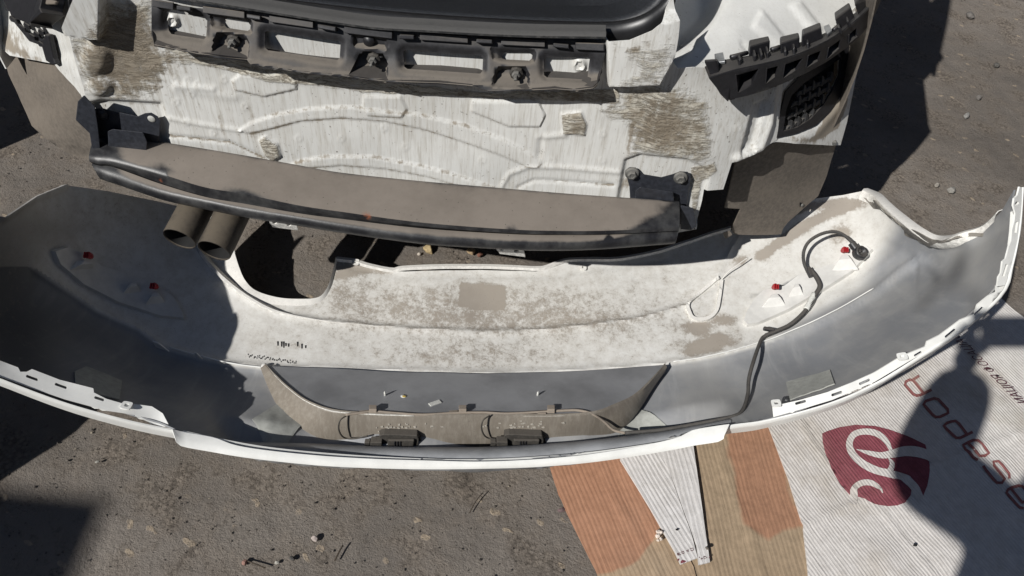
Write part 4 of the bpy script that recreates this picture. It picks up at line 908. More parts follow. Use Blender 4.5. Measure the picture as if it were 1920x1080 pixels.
def relP(P):
    h = plate(P, hexp, 3, .004)+plate(P, pl2, 3, .0035)+plate(P, pl3, 3, .004)
    h += plate(P, up1+lo1, 3, .0035)+plate(P, up2+lo2, 3, .0035)
    for x, y in ((330, 150), (352, 152), (420, 150), (360, 176), (372, 158), (330, 192), (720, 240), (1035, 300), (1130, 300), (905, 300), (400, 250), (350, 230), (640, 260), (760, 275), (1130, 250), (460, 200), (560, 260), (1385, 240)): h += .0012*np.exp(-((np.hypot(P[:, 0]-x, P[:, 1]-y)-5)/1.8)**2)
    h += ridge(P, [(330, 160), (400, 167)], 5, .003)+ridge(P, [(330, 166), (440, 182)], 8, .002)
    h += ridge(P, [(318, 222), (380, 234), (450, 245)], 3.5, .003)-ridge(P, [(315, 255), (430, 268), (500, 300)], 3, .003)
    h -= plate(P, pocket, 14, .012)*1.0
    h -= plate(P, rpock, 8, .008)
    h += ridge(P, [(1015, 258), (1012, 290)], 6, -.003)+ridge(P, [(1012, 256), (1060, 252)], 5, .003)
    h += ridge(P, [(940, 350), (955, 325), (990, 312), (1040, 312), (1160, 322)], 4, .003)-ridge(P, [(970, 352), (1000, 338), (1022, 338), (1150, 347)], 3, .003)
    # dimple rings in the openings of the carrier
    for x, y in ((323, 38), (1087, 121)): h += .006*np.exp(-((np.hypot(P[:, 0]-x, P[:, 1]-y)-9)/3.)**2)+.004*np.exp(-(np.hypot(P[:, 0]-x, P[:, 1]-y)/4)**2)
    # hardened wax lumps
    h += .012*blob(P, 180, 110, 26, 34, 15, 4)+.012*blob(P, 188, 160, 22, 18, 0, 4)
    h += plate(P, [(485, 262), (497, 256), (520, 270), (527, 292), (512, 301), (498, 292)], 5, .006)+plate(P, [(1052, 212), (1090, 208), (1100, 232), (1096, 252), (1056, 248)], 4, .004)
    wx = waxP(P); h += .7*wx*(.0012+.0018*(vnoise(P*[.4, 1], 12, 6)-.4)+.0010*(vnoise(P*[.5, 1], 6, 7)-.5))
    h += .045*plate(P, [(1135, 40), (1290, 20), (1256, 108), (1236, 148), (1140, 152)], 12, 1)*0.6
    h += .030*plate(P, [(118, 25), (160, -60), (200, -60), (196, 60), (126, 50)], 10, 1)
    h += .016*plate(P, [(1390, 175), (1442, 160), (1428, 286), (1372, 300), (1380, 250)], 8, -.0)*0
    h -= plate(P, [(1415, 195), (1440, 185), (1410, 285), (1388, 292)], 5, .008)
    h += ridge(P, [(1450, 165), (1442, 230), (1425, 276), (1380, 296)], 6, .008)
    h += (vnoise(P, 130, 1)-.5)*.003
    return h
waxL = [(118, 58), (150, 62), (200, 0), (290, 0), (292, 88), (370, 104), (380, 118), (320, 125), (310, 145), (290, 190), (215, 188), (160, 175), (140, 100)]
waxR = [(1120, 205), (1165, 195), (1168, 160), (1240, 155), (1290, 168), (1330, 192), (1326, 225), (1340, 300), (1322, 310), (1180, 290), (1186, 240), (1130, 215)]
waxR2 = [(1150, 65), (1260, 62), (1254, 110), (1236, 150), (1150, 150), (1200, 110)]
def waxP(P):
    w = plate(P, waxL, 60, 1.0)*.80
    w = np.maximum(w, plate(P, waxR, 50, .92)); w = np.maximum(w, .66*plate(P, waxR2, 40, 1.0))
    w = np.maximum(w, .9*plate(P, [(485, 262), (497, 256), (520, 270), (527, 292), (512, 301), (498, 292)], 5, 1)); w = np.maximum(w, .9*plate(P, [(1052, 212), (1090, 208), (1100, 232), (1096, 252), (1056, 248)], 4, 1))
    w = np.maximum(w, .9*plate(P, [(1296, 318), (1340, 305), (1345, 322), (1318, 345), (1308, 400), (1298, 400)], 8, 1))
    w = np.maximum(w, .85*plate(P, [(290, 85), (440, 105), (620, 140), (900, 172), (1160, 165), (1165, 195), (1000, 188), (700, 175), (500, 150), (370, 122)], 10, 1))
    return w
def mudP(P):
    m = .20+.35*blob(P, 250, 60, 45, 60)+.36*blob(P, 235, 130, 90, 70)+.30*blob(P, 210, 90, 70, 50)+.22*blob(P, 1235, 230, 80, 80)+.12*blob(P, 330, 130, 70, 40)+.15*blob(P, 450, 240, 200, 60)
    m += .30*blob(P, 1180, 350, 40, 22)+.25*blob(P, 1250, 230, 60, 60)+.28*ridge(P, [(1185, 235), (1176, 300)], 4, 1)
    m += .30*ridge(P, up1, 4, 1)*(vnoise(P, 14, 4) > .45)+.32*ridge(P, up2, 4, 1)*(vnoise(P, 16, 5) > .5)+.2*blob(P, 1075, 245, 22, 8)+.35*blob(P, 1190, 75, 50, 9, -8)
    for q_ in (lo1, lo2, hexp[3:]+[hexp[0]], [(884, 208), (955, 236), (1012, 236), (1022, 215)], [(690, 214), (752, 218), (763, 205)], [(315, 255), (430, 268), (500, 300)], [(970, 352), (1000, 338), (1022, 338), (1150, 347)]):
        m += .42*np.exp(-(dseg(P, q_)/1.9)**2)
    m += .28*blob(P, 1400, 262, 12, 30, 20)
    return m
patch('rear_panel', outl_p, SP, MT['paint'], car, step=3.3, relief=relP, attrs={'wax': waxP, 'mud': mudP}, solid=.002)
def Sp(x, y, l=0):
    P = np.array([(x, y)], float); return (SP(P)+SP.nrm(P)*(relP(P)+l)[:, None])[0]
zero = lambda P: np.zeros(len(P))
# ---- light shelf and gutter above the right corner
SR = Surf([(1262, 60, 'y', 1.30), (1256, 110, 'y', 1.245), (1280, 118, 'y', 1.25), (1330, 130, 'y', 1.262), (1470, 100, 'y', 1.36), (1620, 40, 'y', 1.50), (1640, -40, 'y', 1.62), (1320, 0, 'y', 1.42), (1480, 0, 'y', 1.47), (1380, 60, 'y', 1.345), (1270, 0, 'y', 1.38), (1300, -100, 'y', 1.55), (1500, -100, 'y', 1.65)], 1e-5)
def relR(P):
    h = ridge(P, [(1412, 110), (1440, 90)], 3, 0)
    h += .005*plate(P, [(1410, 50), (1428, 20), (1480, 85), (1465, 92)], 7, 1)+.005*plate(P, [(1480, 10), (1500, 4), (1542, 58), (1520, 60)], 7, 1)+ridge(P, [(1392, 80), (1403, 95)], 3, -.004)
    h -= .05*sstep(P[:, 0]+.75*P[:, 1], 1378, 1320)*sstep(P[:, 0], 1380, 1330)
    return h
patch('lamp_shelf', [(1250, -150), (1262, 20), (1262, 60), (1254, 105), (1268, 130), (1300, 128), (1345, 134), (1400, 128), (1470, 105), (1540, 75), (1600, 40), (1632, -10), (1650, -150)], SR, MT['clean'], car, step=5, relief=relR,
      attrs={'wax': lambda P: .45*blob(P, 1290, 60, 14, 40), 'mud': lambda P: .05+.3*blob(P, 1285, 40, 12, 40)+.3*blob(P, 1480, 2, 20, 10)+.3*blob(P, 1287, 112, 10, 8)}, solid=.002)
# ---- right quarter skin below the bracket
SQ = Surf([(1340, 170, 'y', 1.25), (1455, 265, 'y', 1.30), (1460, 150, 'y', 1.34), (1565, 272, 'y', 1.40), (1585, 180, 'y', 1.44), (1600, 60, 'y', 1.50), (1500, 200, 'y', 1.345), (1470, 268, 'y', 1.31), (1610, 100, 'y', 1.50)], 1e-5)
vent_o = [(1455, 258), (1461, 215), (1472, 172), (1498, 144), (1548, 114), (1590, 86), (1600, 92), (1592, 140), (1578, 175), (1556, 208), (1530, 234), (1492, 250)]
patch('quarter_panel', [(1440, 120), (1560, 60), (1625, -10), (1624, 60), (1604, 150), (1588, 230), (1576, 272), (1562, 273), (1510, 270), (1455, 266), (1448, 268), (1455, 200)], SQ, MT['paint'], car, holes=[[(1464, 248), (1470, 205), (1480, 176), (1502, 152), (1548, 122), (1582, 100), (1580, 140), (1566, 172), (1546, 202), (1524, 226), (1494, 241)]], step=4.5,
      relief=lambda P: -.012*plate(P, vent_o, 10, 1)+ridge(P, [(1490, 266), (1530, 250), (1572, 200), (1590, 120)], 8, .004),
      attrs={'wax': lambda P: .1*P[:, 0]*0, 'mud': lambda P: .25+.75*plate(P, [(1520, 262), (1560, 200), (1596, 140), (1586, 200), (1572, 238), (1545, 256)], 8, 1)+.35*blob(P, 1510, 262, 40, 8)}, solid=.002)
# body side skin
side = [[onY(1576, 274, 1.40), onY(1566, 273, 1.40)], ]
def car_side(X0, sgn, name):
    # rear corner edge rolls into the flank running forward, with a wheel-arch cut
    Ys = np.array([1.40, 1.44, 1.50, 1.60, 1.75, 1.95, 2.15, 2.4, 2.7, 3.1, 3.6, 4.2, 4.9]); Zs = np.array([.40, .48, .56, .64, .72, .80, .88, .95])
    off = np.array([0, .002, .004, .007, .010, .014, .016, .018, .018, .018, .018, .01, -.03])
    V = []; F_ = []
    for j, z in enumerate(Zs):
        for i, y in enumerate(Ys):
            zt = min(.98, .80+.33*max(0, y-1.44)); zz = .40+(z-.40)/.55*(zt-.40)
            V.append((X0-sgn*.03*(z-.4)/.55+sgn*(off[i]+.02*math.sin((z-.35)/.6*math.pi)-.02-.03*(z > .9)), y, zz))
    nY = len(Ys); ya, za, ra = 2.05, .33, .36
    for j in range(len(Zs)-1):
        for i in range(nY-1):
            cy, cz = (Ys[i]+Ys[i+1])/2, (Zs[j]+Zs[j+1])/2
            if math.hypot(cy-ya, cz-za) < ra or math.hypot(cy-4.3, cz-za) < ra: continue
            F_.append((j*nY+i, j*nY+i+1, (j+1)*nY+i+1, (j+1)*nY+i))
    return mesh_obj(name, V, F_, MT['liner'] if sgn > 0 else MT['white'], car, True, None, .003)
car_side(.640, 1, 'flank'); car_side(-1.12, -1, 'flank')
# ---- vent grille
vent = patch('vent_grille', vent_o, SQ, MT['blk2'], car, holes=[[(1467, 246), (1473, 205), (1483, 179), (1506, 156), (1548, 128), (1576, 108), (1573, 140), (1560, 170), (1541, 198), (1519, 222), (1494, 238)]], step=6, solid=.004, relief=lambda P: .002+0*P[:, 0])
patch('vent_back', [(1458, 254), (1464, 205), (1475, 172), (1500, 146), (1548, 116), (1590, 92), (1588, 142), (1572, 176), (1550, 206), (1526, 232), (1494, 246)], SQ, MT['dark'], car, step=10, solid=.002, relief=lambda P: -.03+0*P[:, 0])
lou = []
for r_, (x0, y0, x1, y1) in enumerate([(1474, 246, 1528, 218), (1478, 222, 1546, 190), (1484, 200, 1556, 168), (1494, 180, 1562, 148)]):
    nseg = 4
    for k in range(nseg):
        a = np.array([x0+(x1-x0)*k/nseg, y0+(y1-y0)*k/nseg]); b = np.array([x0+(x1-x0)*(k+1)/nseg, y0+(y1-y0)*(k+1)/nseg])
        # horizontal tongue with a drooping lip and an upright at its end
        q = np.array([a+[2, -3], a*.6+b*.4+[0, -6], b+[-2, -4], b+[-4, 4], a*.6+b*.4+[0, 1.5], a+[1, 3]])
        slab('louvre', q, SQ, -.006, -.001, MT['louv'], vent, .0008)
        u_ = np.array([b+[-3, -14], b+[0, -12], b+[1, -3], b+[-3, 6], b+[-6, 4], b+[-4, -5]]); slab('louvre_post', u_, SQ, -.010, .001, MT['louv'], vent, .0008)
# ---- right corner bracket (black plastic, open pockets)
top_r = [(1322, 128), (1345, 118), (1400, 108), (1440, 100), (1480, 88), (1520, 76), (1560, 58), (1600, 30), (1625, 5), (1645, -30)]
mid_r = [(1330, 148), (1375, 134), (1420, 124), (1470, 112), (1510, 98), (1548, 80), (1580, 60), (1610, 36), (1634, 12), (1652, -20)]
bot_r = [(1362, 188), (1400, 180), (1440, 168), (1465, 158), (1510, 138), (1550, 116), (1590, 88), (1620, 60), (1640, 28), (1655, -5)]
yb = [1.235, 1.24, 1.255, 1.275, 1.30, 1.335, 1.38, 1.43, 1.49, 1.56]
tr = smooth([onY(x, y, v) for (x, y), v in zip(top_r, yb)], 60); mr = smooth([onY(x, y, v-.05) for (x, y), v in zip(mid_r, yb)], 60)
br = smooth([onY(x, y, v-.035) for (x, y), v in zip(bot_r, yb)], 60)
SBk = Surf([(x, y, 'y', v-.05) for (x, y), v in zip(mid_r, yb)]+[(x, y, 'y', v-.035) for (x, y), v in zip(bot_r, yb)], 1e-5)
SBt = Surf([(x, y, 'y', v) for (x, y), v in zip(top_r, yb)]+[(x, y, 'y', v-.05) for (x, y), v in zip(mid_r, yb)], 1e-5)
bk = loft('corner_bracket', [tr, mr], MT['blk'], car, solid=.003)
f_out = mid_r+bot_r[::-1]
pk = [[(1378, 140), (1424, 128), (1410, 160), (1382, 176)], [(1436, 128), (1460, 122), (1454, 146), (1434, 158)], [(1470, 120), (1506, 108), (1492, 134), (1466, 148)], [(1514, 104), (1540, 94), (1534, 116), (1510, 128)], [(1552, 90), (1576, 74), (1574, 92), (1548, 112)], [(1590, 66), (1606, 52), (1608, 70), (1590, 82)]]
patch('bracket_face', f_out, SBk, MT['blk'], bk, holes=pk, step=6, solid=.003)
# pocket walls behind the openings
for i, h_ in enumerate(pk):
    a3 = SBk(h_); inn = a3+np.array([.006, .035, .004]); cc = inn.mean(0); inn = cc+(inn-cc)*.8
    L0 = np.vstack([a3, a3[:1]]); L1 = np.vstack([inn, inn[:1]])
    loft('pocket', [L0, L1], MT['blk'], bk, solid=.002, sm=False)
    mesh_obj('pocket_back', inn, [(0, 1, 2, 3)], MT['blk2'] if i % 2 else MT['dark'], bk, False, None, .002)
prism('bracket_end', [onY(x, y, 1.24) for x, y in [(1320, 112), (1346, 110), (1352, 134), (1338, 146)]], [onY(x, y, 1.195) for x, y in [(1320, 114), (1344, 112), (1350, 138), (1336, 152)]], MT['blk'], bk, .003)
prism('bracket_end', [onY(x, y, 1.22) for x, y in [(1330, 142), (1352, 140), (1368, 150), (1364, 190), (1350, 176)]], [onY(x, y, 1.195) for x, y in [(1332, 146), (1354, 146), (1372, 152), (1366, 192), (1352, 178)]], MT['blk'], bk, .003)
slab('clip_nut', [(1341, 110), (1356, 107), (1360, 124), (1343, 126)], SBt, .004, .009, MT['galv'], bk, .001)
slab('clip_nut', [(1545, 58), (1556, 54), (1562, 66), (1552, 74)], SBt, .004, .009, MT['galv'], bk, .001)
for x0, y0, x1, y1, h_ in ((1402, 98, 1440, 90, .022), (1462, 92, 1496, 84, .022), (1502, 80, 1540, 66, .024), (1572, 46, 1600, 26, .024), (1608, 18, 1632, -8, .024)):
    slab('catch_block', [(x0, y0), (x1, y1), (x1+3, y1+9), (x0+2, y0+12)], SBt, .0, h_, MT['blk'], bk, .003)
for k, (x, y) in enumerate([(1384, 119), (1412, 112), (1424, 110), (1436, 106), (1470, 102), (1486, 98), (1512, 88), (1574, 58), (1590, 46)]):
    slab('rib', [(x-3, y-6), (x+2, y-7), (x+6, y+6), (x+1, y+7)], SBt, .0, .013, MT['blk'], bk, .002)
for P0, P1 in (((1370, 118), (1400, 110)), ((1446, 104), (1462, 99)), ((1566, 66), (1576, 58))):
    tube('rod', [SBt.at(*P0, .010), SBt.at(*P1, .010)], .004, MT['blk2'], bk, 8)
# ---- left corner bracket and grille
SL = Surf([(8, 40, 'y', 1.45), (0, 100, 'y', 1.42), (60, 20, 'y', 1.33), (100, 60, 'y', 1.30), (150, 110, 'y', 1.235), (160, 170, 'y', 1.225), (60, 120, 'y', 1.36), (128, 30, 'y', 1.24), (0, -60, 'y', 1.52), (-100, 0, 'y', 1.6), (100, -60, 'y', 1.36)], 1e-5)
patch('quarter_panel', [(-120, -80), (120, -80), (130, 30), (142, 100), (160, 172), (168, 215), (150, 178), (128, 150), (100, 120), (60, 112), (20, 104), (5, 92), (-20, 60), (-100, 30)], SL, MT['paint'], car, step=5, relief=lambda P: (vnoise(P, 20, 3)-.5)*.004,
      attrs={'wax': lambda P: .45*blob(P, 40, 90, 40, 20), 'mud': lambda P: .2+.35*blob(P, 25, 75, 30, 40)+.3*ridge(P, [(0, 60), (20, 90), (60, 108), (110, 116)], 8, 1)}, solid=.002)
gl = slab('vent_grille', [(4, -30), (40, -30), (86, 50), (108, 98), (96, 90), (60, 76), (30, 40)], SL, .002, .006, MT['blk2'], car, .002)
for r_ in range(3):
    for k in range(5):
        x, y = 14+r_*9+k*17.5-4, 3+r_*20-14+k*15
        slab('louvre', [(x, y), (x+9, y+6), (x+12, y+13), (x+3, y+11), (x-1, y+5)], SL, .006, .010, MT['liner'] if False else MT['blk'], gl, .0008)
def c3(l): return [onY(x, y, v) for x, y, v in l]
lb1 = slab('corner_bracket', [(45, -30), (130, -30), (122, 2), (118, 24), (122, 30), (98, 48), (100, 55), (62, 36), (40, 0)], Surf([(45, -30, 'y', 1.36), (130, -30, 'y', 1.24), (98, 48, 'y', 1.22), (122, 20, 'y', 1.19), (50, 10, 'y', 1.32)], 1e-4), .0, .035, MT['blk'], car, .003)
slab('bracket_lip', [(84, 4), (100, 0), (112, 4), (108, 10), (88, 10)], Surf([(45, -30, 'y', 1.30), (130, -30, 'y', 1.18), (98, 48, 'y', 1.16), (122, 20, 'y', 1.13)], 1e-4), .0, .006, MT['liner'], lb1, .002)
slab('bracket_arm', [(96, 60), (104, 62), (114, 108), (118, 118), (112, 120), (100, 112), (92, 84)], SL, .004, .014, MT['blk'], lb1, .002)
# ---- inner arch liners hanging below both corners
SLL = Surf([(0, 90, 'y', 1.50), (0, 200, 'y', 1.47), (70, 110, 'y', 1.40), (50, 200, 'y', 1.42), (100, 270, 'y', 1.36), (170, 296, 'y', 1.33), (130, 160, 'y', 1.33), (170, 220, 'y', 1.30), (190, 300, 'y', 1.31)], 1e-5)
patch('arch_liner', [(2, 96), (10, 104), (60, 112), (102, 120), (130, 150), (150, 180), (170, 225), (182, 270), (182, 302), (168, 300), (130, 288), (100, 272), (60, 236), (38, 190), (16, 140)], SLL, MT['liner'], car, step=7, solid=.003, relief=lambda P: (vnoise(P, 40, 2)-.5)*.006+ridge(P, [(96, 270), (140, 282), (172, 290)], 4, -.003))
SRL = Surf([(1460, 270, 'y', 1.345), (1566, 272, 'y', 1.425), (1545, 340, 'y', 1.44), (1500, 420, 'y', 1.40), (1370, 438, 'y', 1.34), (1380, 390, 'y', 1.33), (1330, 440, 'y', 1.32), (1330, 310, 'y', 1.30), (1440, 350, 'y', 1.355)], 1e-5)
lnr = patch('arch_liner', [(1380, 300), (1456, 264), (1510, 268), (1566, 272), (1562, 290), (1550, 330), (1534, 368), (1506, 392), (1480, 415), (1470, 428), (1464, 438), (1420, 439), (1376, 438), (1372, 430), (1390, 392), (1360, 392)], SRL, MT['liner'], car, holes=[[(1500, 381), (1506, 380), (1507, 388), (1500, 389)]], step=7, solid=.004,
            relief=lambda P: (vnoise(P, 50, 2)-.5)*.008+ridge(P, [(1374, 428), (1420, 431), (1470, 427)], 3, -.003))
lathe('liner_screw', SRL.at(1503, 384, .001), SRL.nrm([(1503, 384)])[0], [(.004, 0), (.004, .002), (.001, .003)], MT['bolt'], lnr, 10)
box('skin_clip', onY(1562, 267, 1.40), (.012, .010, .010), MT['bolt'], car, bevel=.002)
prism('under_bracket', [onY(x, y, 1.34) for x, y in [(1355, 436), (1368, 432), (1374, 440), (1360, 448)]], [onY(x, y, 1.31) for x, y in [(1355, 436), (1368, 432), (1374, 440), (1360, 448)]], MT['liner'], car, .002)
# ---- crash bar
T_ = [(178, 262, .392), (192, 254, .398), (209, 255, .400), (299, 268, .398), (364, 278, .397), (460, 294, .395), (560, 312, .393), (640, 326, .392), (780, 341, .391), (929, 354, .390), (1060, 365, .389), (1188, 374, .388), (1273, 380, .387)]
F2 = [(168, 296, .385), (185, 300, .386), (211, 302, .386), (299, 325, .382), (384, 351, .379), (460, 364, .377), (560, 385, .375), (640, 397, .374), (788, 417, .372), (955, 430, .371), (1060, 433, .371), (1150, 432, .371), (1273, 426, .372)]
G2 = [(170, 306, .370), (188, 310, .371), (213, 312, .372), (299, 343, .367), (384, 369, .364), (460, 382, .362), (560, 400, .360), (640, 410, .359), (788, 427, .358), (955, 438, .358), (1060, 440, .358), (1150, 438, .358), (1273, 431, .360)]
L2 = [(184, 326, .357), (200, 332, .357), (225, 340, .356), (299, 365, .353), (364, 380, .352), (460, 399, .350), (560, 415, .349), (640, 428, .348), (788, 448, .347), (921, 457, .347), (1010, 461, .347), (1121, 459, .348), (1268, 448, .350)]
def cz(l, n=110): return smooth([onZ(x, y, z) for x, y, z in l], n)
Tc, Fc, Gc, Lc = cz(T_), cz(F2), cz(G2), cz(L2)
bar_c = [Tc+np.array([0, .004, -.05]), Tc+np.array([0, .003, -.004]), Tc, Tc*.93+Fc*.07+np.array([0, 0, .0012]), Tc*.5+Fc*.5+np.array([0, 0, .0035]), Tc*.15+Fc*.85+np.array([0, 0, .002]), Fc, Fc+np.array([0, -.0015, -.005]), Gc*.6+Fc*.4+np.array([0, .006, -.008]), Gc+np.array([0, .006, -.012]), Gc+np.array([0, .002, -.008]), 
         Gc*.85+Lc*.15+np.array([0, 0, .000]), Gc*.5+Lc*.5+np.array([0, 0, .003]), Gc*.12+Lc*.88+np.array([0, 0, .0015]), Lc+np.array([0, 0, -.002]), Lc+np.array([0, .003, -.012]), Lc+np.array([0, .02, -.03]), Lc+np.array([0, .06, -.034])]
def pxof(X):
    v = X-CP; w = v@cf; return np.stack([960+FP*(v@cr)/w, 540-FP*(v@cu)/w], 1)
bp = pxof(np.vstack(bar_c)); bl = len(bar_c[0])
edge_top = np.repeat(np.array([1., 1., .9, .5]+[.0, 0, .2]+[0]*(len(bar_c)-7)), bl)
bare = .5*blob(bp, 190, 290, 36, 60)+.30*blob(bp, 310, 312, 30, 9, 15)+.25*edge_top+.5*sstep(bp[:, 0]+1.6*(bp[:, 1]-400), 1205, 1290)+.22*blob(bp, 450, 360, 50, 6, 15)+.3*blob(bp, 1020, 408, 30, 6)+.5*blob(bp, 1139, 450, 5, 12)+.25*blob(bp, 960, 426, 12, 8)
rust = 1.0*blob(bp, 688, 404, 9, 9)+.9*blob(bp, 303, 335, 6, 6)
loft('crash_bar', bar_c, m_bar(), car, caps=False, solid=.0025, attrs={'bare': bare, 'rust': rust})
mRu = m_plain('rust_spot', (.20, .065, .03), .8, var=.4, sc=300)
SBar = Surf([(x, y, 'z', z+.002) for x, y, z in T_[::2]]+[(x, y, 'z', z+.002) for x, y, z in F2[::2]], 1e-6)
# ---- mounting plates with bolts
def plate_m(name, px, yv, t, mat, par): return prism(name, [onY(x, y, yv) for x, y in px], [onY(x, y, yv-t) for x, y in px], mat, par, .0015)
mpR = plate_m('mounting_plate', [(1172, 320), (1180, 313), (1192, 314), (1204, 326), (1240, 332), (1262, 326), (1275, 321), (1290, 322), (1296, 334), (1292, 355), (1288, 386), (1300, 395), (1304, 430), (1240, 440), (1183, 400), (1180, 350)], 1.224, .006, MT['mount'], car)
plate_m('stay_box', [(1192, 357), (1200, 351), (1262, 360), (1264, 376), (1264, 400), (1190, 392)], 1.218, .022, MT['mount'], mpR)
plate_m('stay_arm', [(1276, 384), (1300, 390), (1303, 404), (1306, 425), (1296, 432), (1276, 430)], 1.215, .03, MT['mount'], mpR)
for x, y in ((1185, 326), (1276, 334)):
    c = onY(x, y, 1.214); b = lathe('bolt_washer', c, (0, -1, .05), [(.0135, -.003), (.0135, 0), (.012, .0015), (.006, .0015)], MT['bolt'], mpR, 20)
    lathe('bolt_head', c+np.array([0, -.001, 0]), (0, -1, .05), [(.0088, 0), (.0088, .006), (.0075, .0075), (.005, .0075), (.0045, .006), (.001, .006)], MT['bolt'], b, 6, sm=False)
mpL = plate_m('mounting_plate', [(176, 214), (190, 202), (212, 208), (258, 218), (272, 212), (284, 211), (296, 218), (301, 228), (298, 270), (296, 300), (190, 300), (180, 260)], 1.214, .006, MT['mount'], car)
lathe('bolt_hole', onY(284, 223, 1.2075), (0, -1, 0), [(.0075, 0), (.007, .0008), (.001, .001)], m_plain('hole_light', (.5, .5, .47), .6), mpL, 16)
plate_m('stay_box', [(202, 246), (212, 242), (268, 248), (276, 266), (274, 290), (204, 290)], 1.208, .022, MT['mount'], mpL)
plate_m('side_stay', [(146, 190), (158, 178), (178, 200), (184, 240), (190, 300), (178, 310), (168, 250), (142, 225)], 1.20, .02, MT['mount'], mpL)
c = onY(190, 213, 1.2075); lathe('bolt_head', c, (0, -1, .05), [(.0135, 0), (.012, .002), (.0088, .002), (.0088, .007), (.001, .007)], MT['mount'], mpL, 12)
# ---- centre carrier (black plastic frame with windows)
SC_ = Surf([(285, 2, 'y', 1.212), (700, 50, 'y', 1.214), (1134, 75, 'y', 1.214), (300, 88, 'y', 1.168), (470, 118, 'y', 1.168), (700, 150, 'y', 1.170), (920, 170, 'y', 1.170), (1115, 166, 'y', 1.170), (300, 60, 'y', 1.198), (700, 112, 'y', 1.200), (1120, 140, 'y', 1.200), (300, 30, 'y', 1.204), (1130, 105, 'y', 1.205), (700, 75, 'y', 1.205)], 1e-5)
c_out = [(284, -6), (500, 22), (700, 52), (900, 66), (1138, 76), (1136, 92), (1128, 130), (1120, 158), (1112, 167), (1076, 170), (1040, 168), (994, 170), (958, 170), (915, 170), (890, 162), (820, 156), (728, 154), (700, 151), (651, 144), (600, 140), (555, 135), (510, 128), (470, 121), (462, 111), (410, 106), (372, 102), (330, 94), (289, 86), (284, 60)]
W1 = [(311, 24), (318, 22), (380, 33), (385, 38), (383, 67), (379, 71), (316, 61), (311, 56)]; W2 = [(494, 59), (500, 57), (632, 77), (637, 82), (636, 108), (632, 112), (500, 93), (494, 88)]
W3 = [(754, 98), (760, 94), (900, 103), (905, 108), (904, 132), (900, 137), (762, 128), (756, 124)]; W4 = [(1020, 110), (1026, 106), (1100, 109), (1105, 114), (1104, 141), (1100, 145), (1026, 143), (1020, 139)]
S1 = [(416, 40), (422, 34), (460, 40), (465, 46), (464, 53), (459, 56), (420, 50), (416, 46)]; S3 = [(940, 102), (946, 97), (992, 98), (998, 102), (997, 108), (992, 112), (946, 110), (940, 108)]
pkt = [[(402, 66), (414, 60), (458, 68), (466, 78), (466, 118), (412, 106), (398, 100)], [(672, 104), (684, 98), (716, 102), (724, 112), (728, 150), (655, 142)], [(930, 130), (940, 124), (984, 126), (990, 132), (994, 168), (920, 168)]]
S2 = [(662, 68), (722, 74), (726, 82), (722, 92), (664, 86)]
def relC(P):
    h = np.zeros(len(P))
    for w in (W1, W2, W3, W4):
        d = sdf(P, w); h -= .008*np.exp(-(np.maximum(-d, 0)/7.)**2)
    for w in (S1, S3): 
        d = sdf(P, w); h -= .006*np.exp(-(np.maximum(-d, 0)/5.)**2)
    h -= plate(P, [(S1[0][0]-22, 30), (470, 38), (470, 60), (398, 50)], 6, .008)+plate(P, [(922, 92), (1002, 96), (1002, 114), (924, 110)], 6, .008)+plate(P, S2, 5, .010)
    for p_ in pkt:
        y1 = max(q[1] for q in p_); y0 = min(q[1] for q in p_)
        d = sstep(sdf(P, p_), -1, 4); h -= d*(.020*np.clip((y1-P[:, 1])/(y1-y0)*1.5, 0, 1))
    h += .004*sstep(dseg(P, [(284, 22), (500, 50), (700, 68), (900, 84), (1138, 96)]), 6, 0)*0
    h += ridge(P, [(289, 84), (372, 100), (470, 118), (555, 133), (651, 142), (728, 152), (890, 160), (994, 168), (1112, 165)], 3, .003)
    return h
car_c = patch('centre_carrier', c_out, SC_, MT['carrier'], car, holes=[W1, W2, W3, W4, S1, S3], step=4, relief=relC, solid=.003)
# skirt returning to the panel all round
def skirt(poly, surf, rel, d, name, mat, par, closed=True):
    P = np.array(poly, float); P = np.vstack([P, P[:1]]) if closed else P
    a = surf(P)+surf.nrm(P)*rel(P)[:, None]-np.array([0, -.0015, 0]); return loft(name, [a, a+np.array([0, d, 0])], mat, par, solid=.002, sm=False)
skirt(c_out[4:], SC_, relC, .05, 'carrier_skirt', MT['blk2'], car_c, False)
# fixing studs in the pockets
for (x, y) in ((437, 78), (700, 112), (968, 138)):
    c = onY(x, y, 1.198); n = np.array([.0, -1, .1])
    w = lathe('stud_washer', c, n, [(.012, -.004), (.012, 0), (.009, .002)], MT['lamp'], car_c, 8, sm=False)
    lathe('stud_nut', c, n, [(.0075, 0), (.0075, .008), (.006, .010), (.0032, .010), (.003, .022), (.001, .023)], MT['bolt'], w, 6, sm=False)
lathe('push_pin', SC_.at(690, 79, -.006), (0, -1, .2), [(.010, 0), (.0095, .002), (.002, .0025), (.001, .003)], MT['blk2'], car_c, 18)
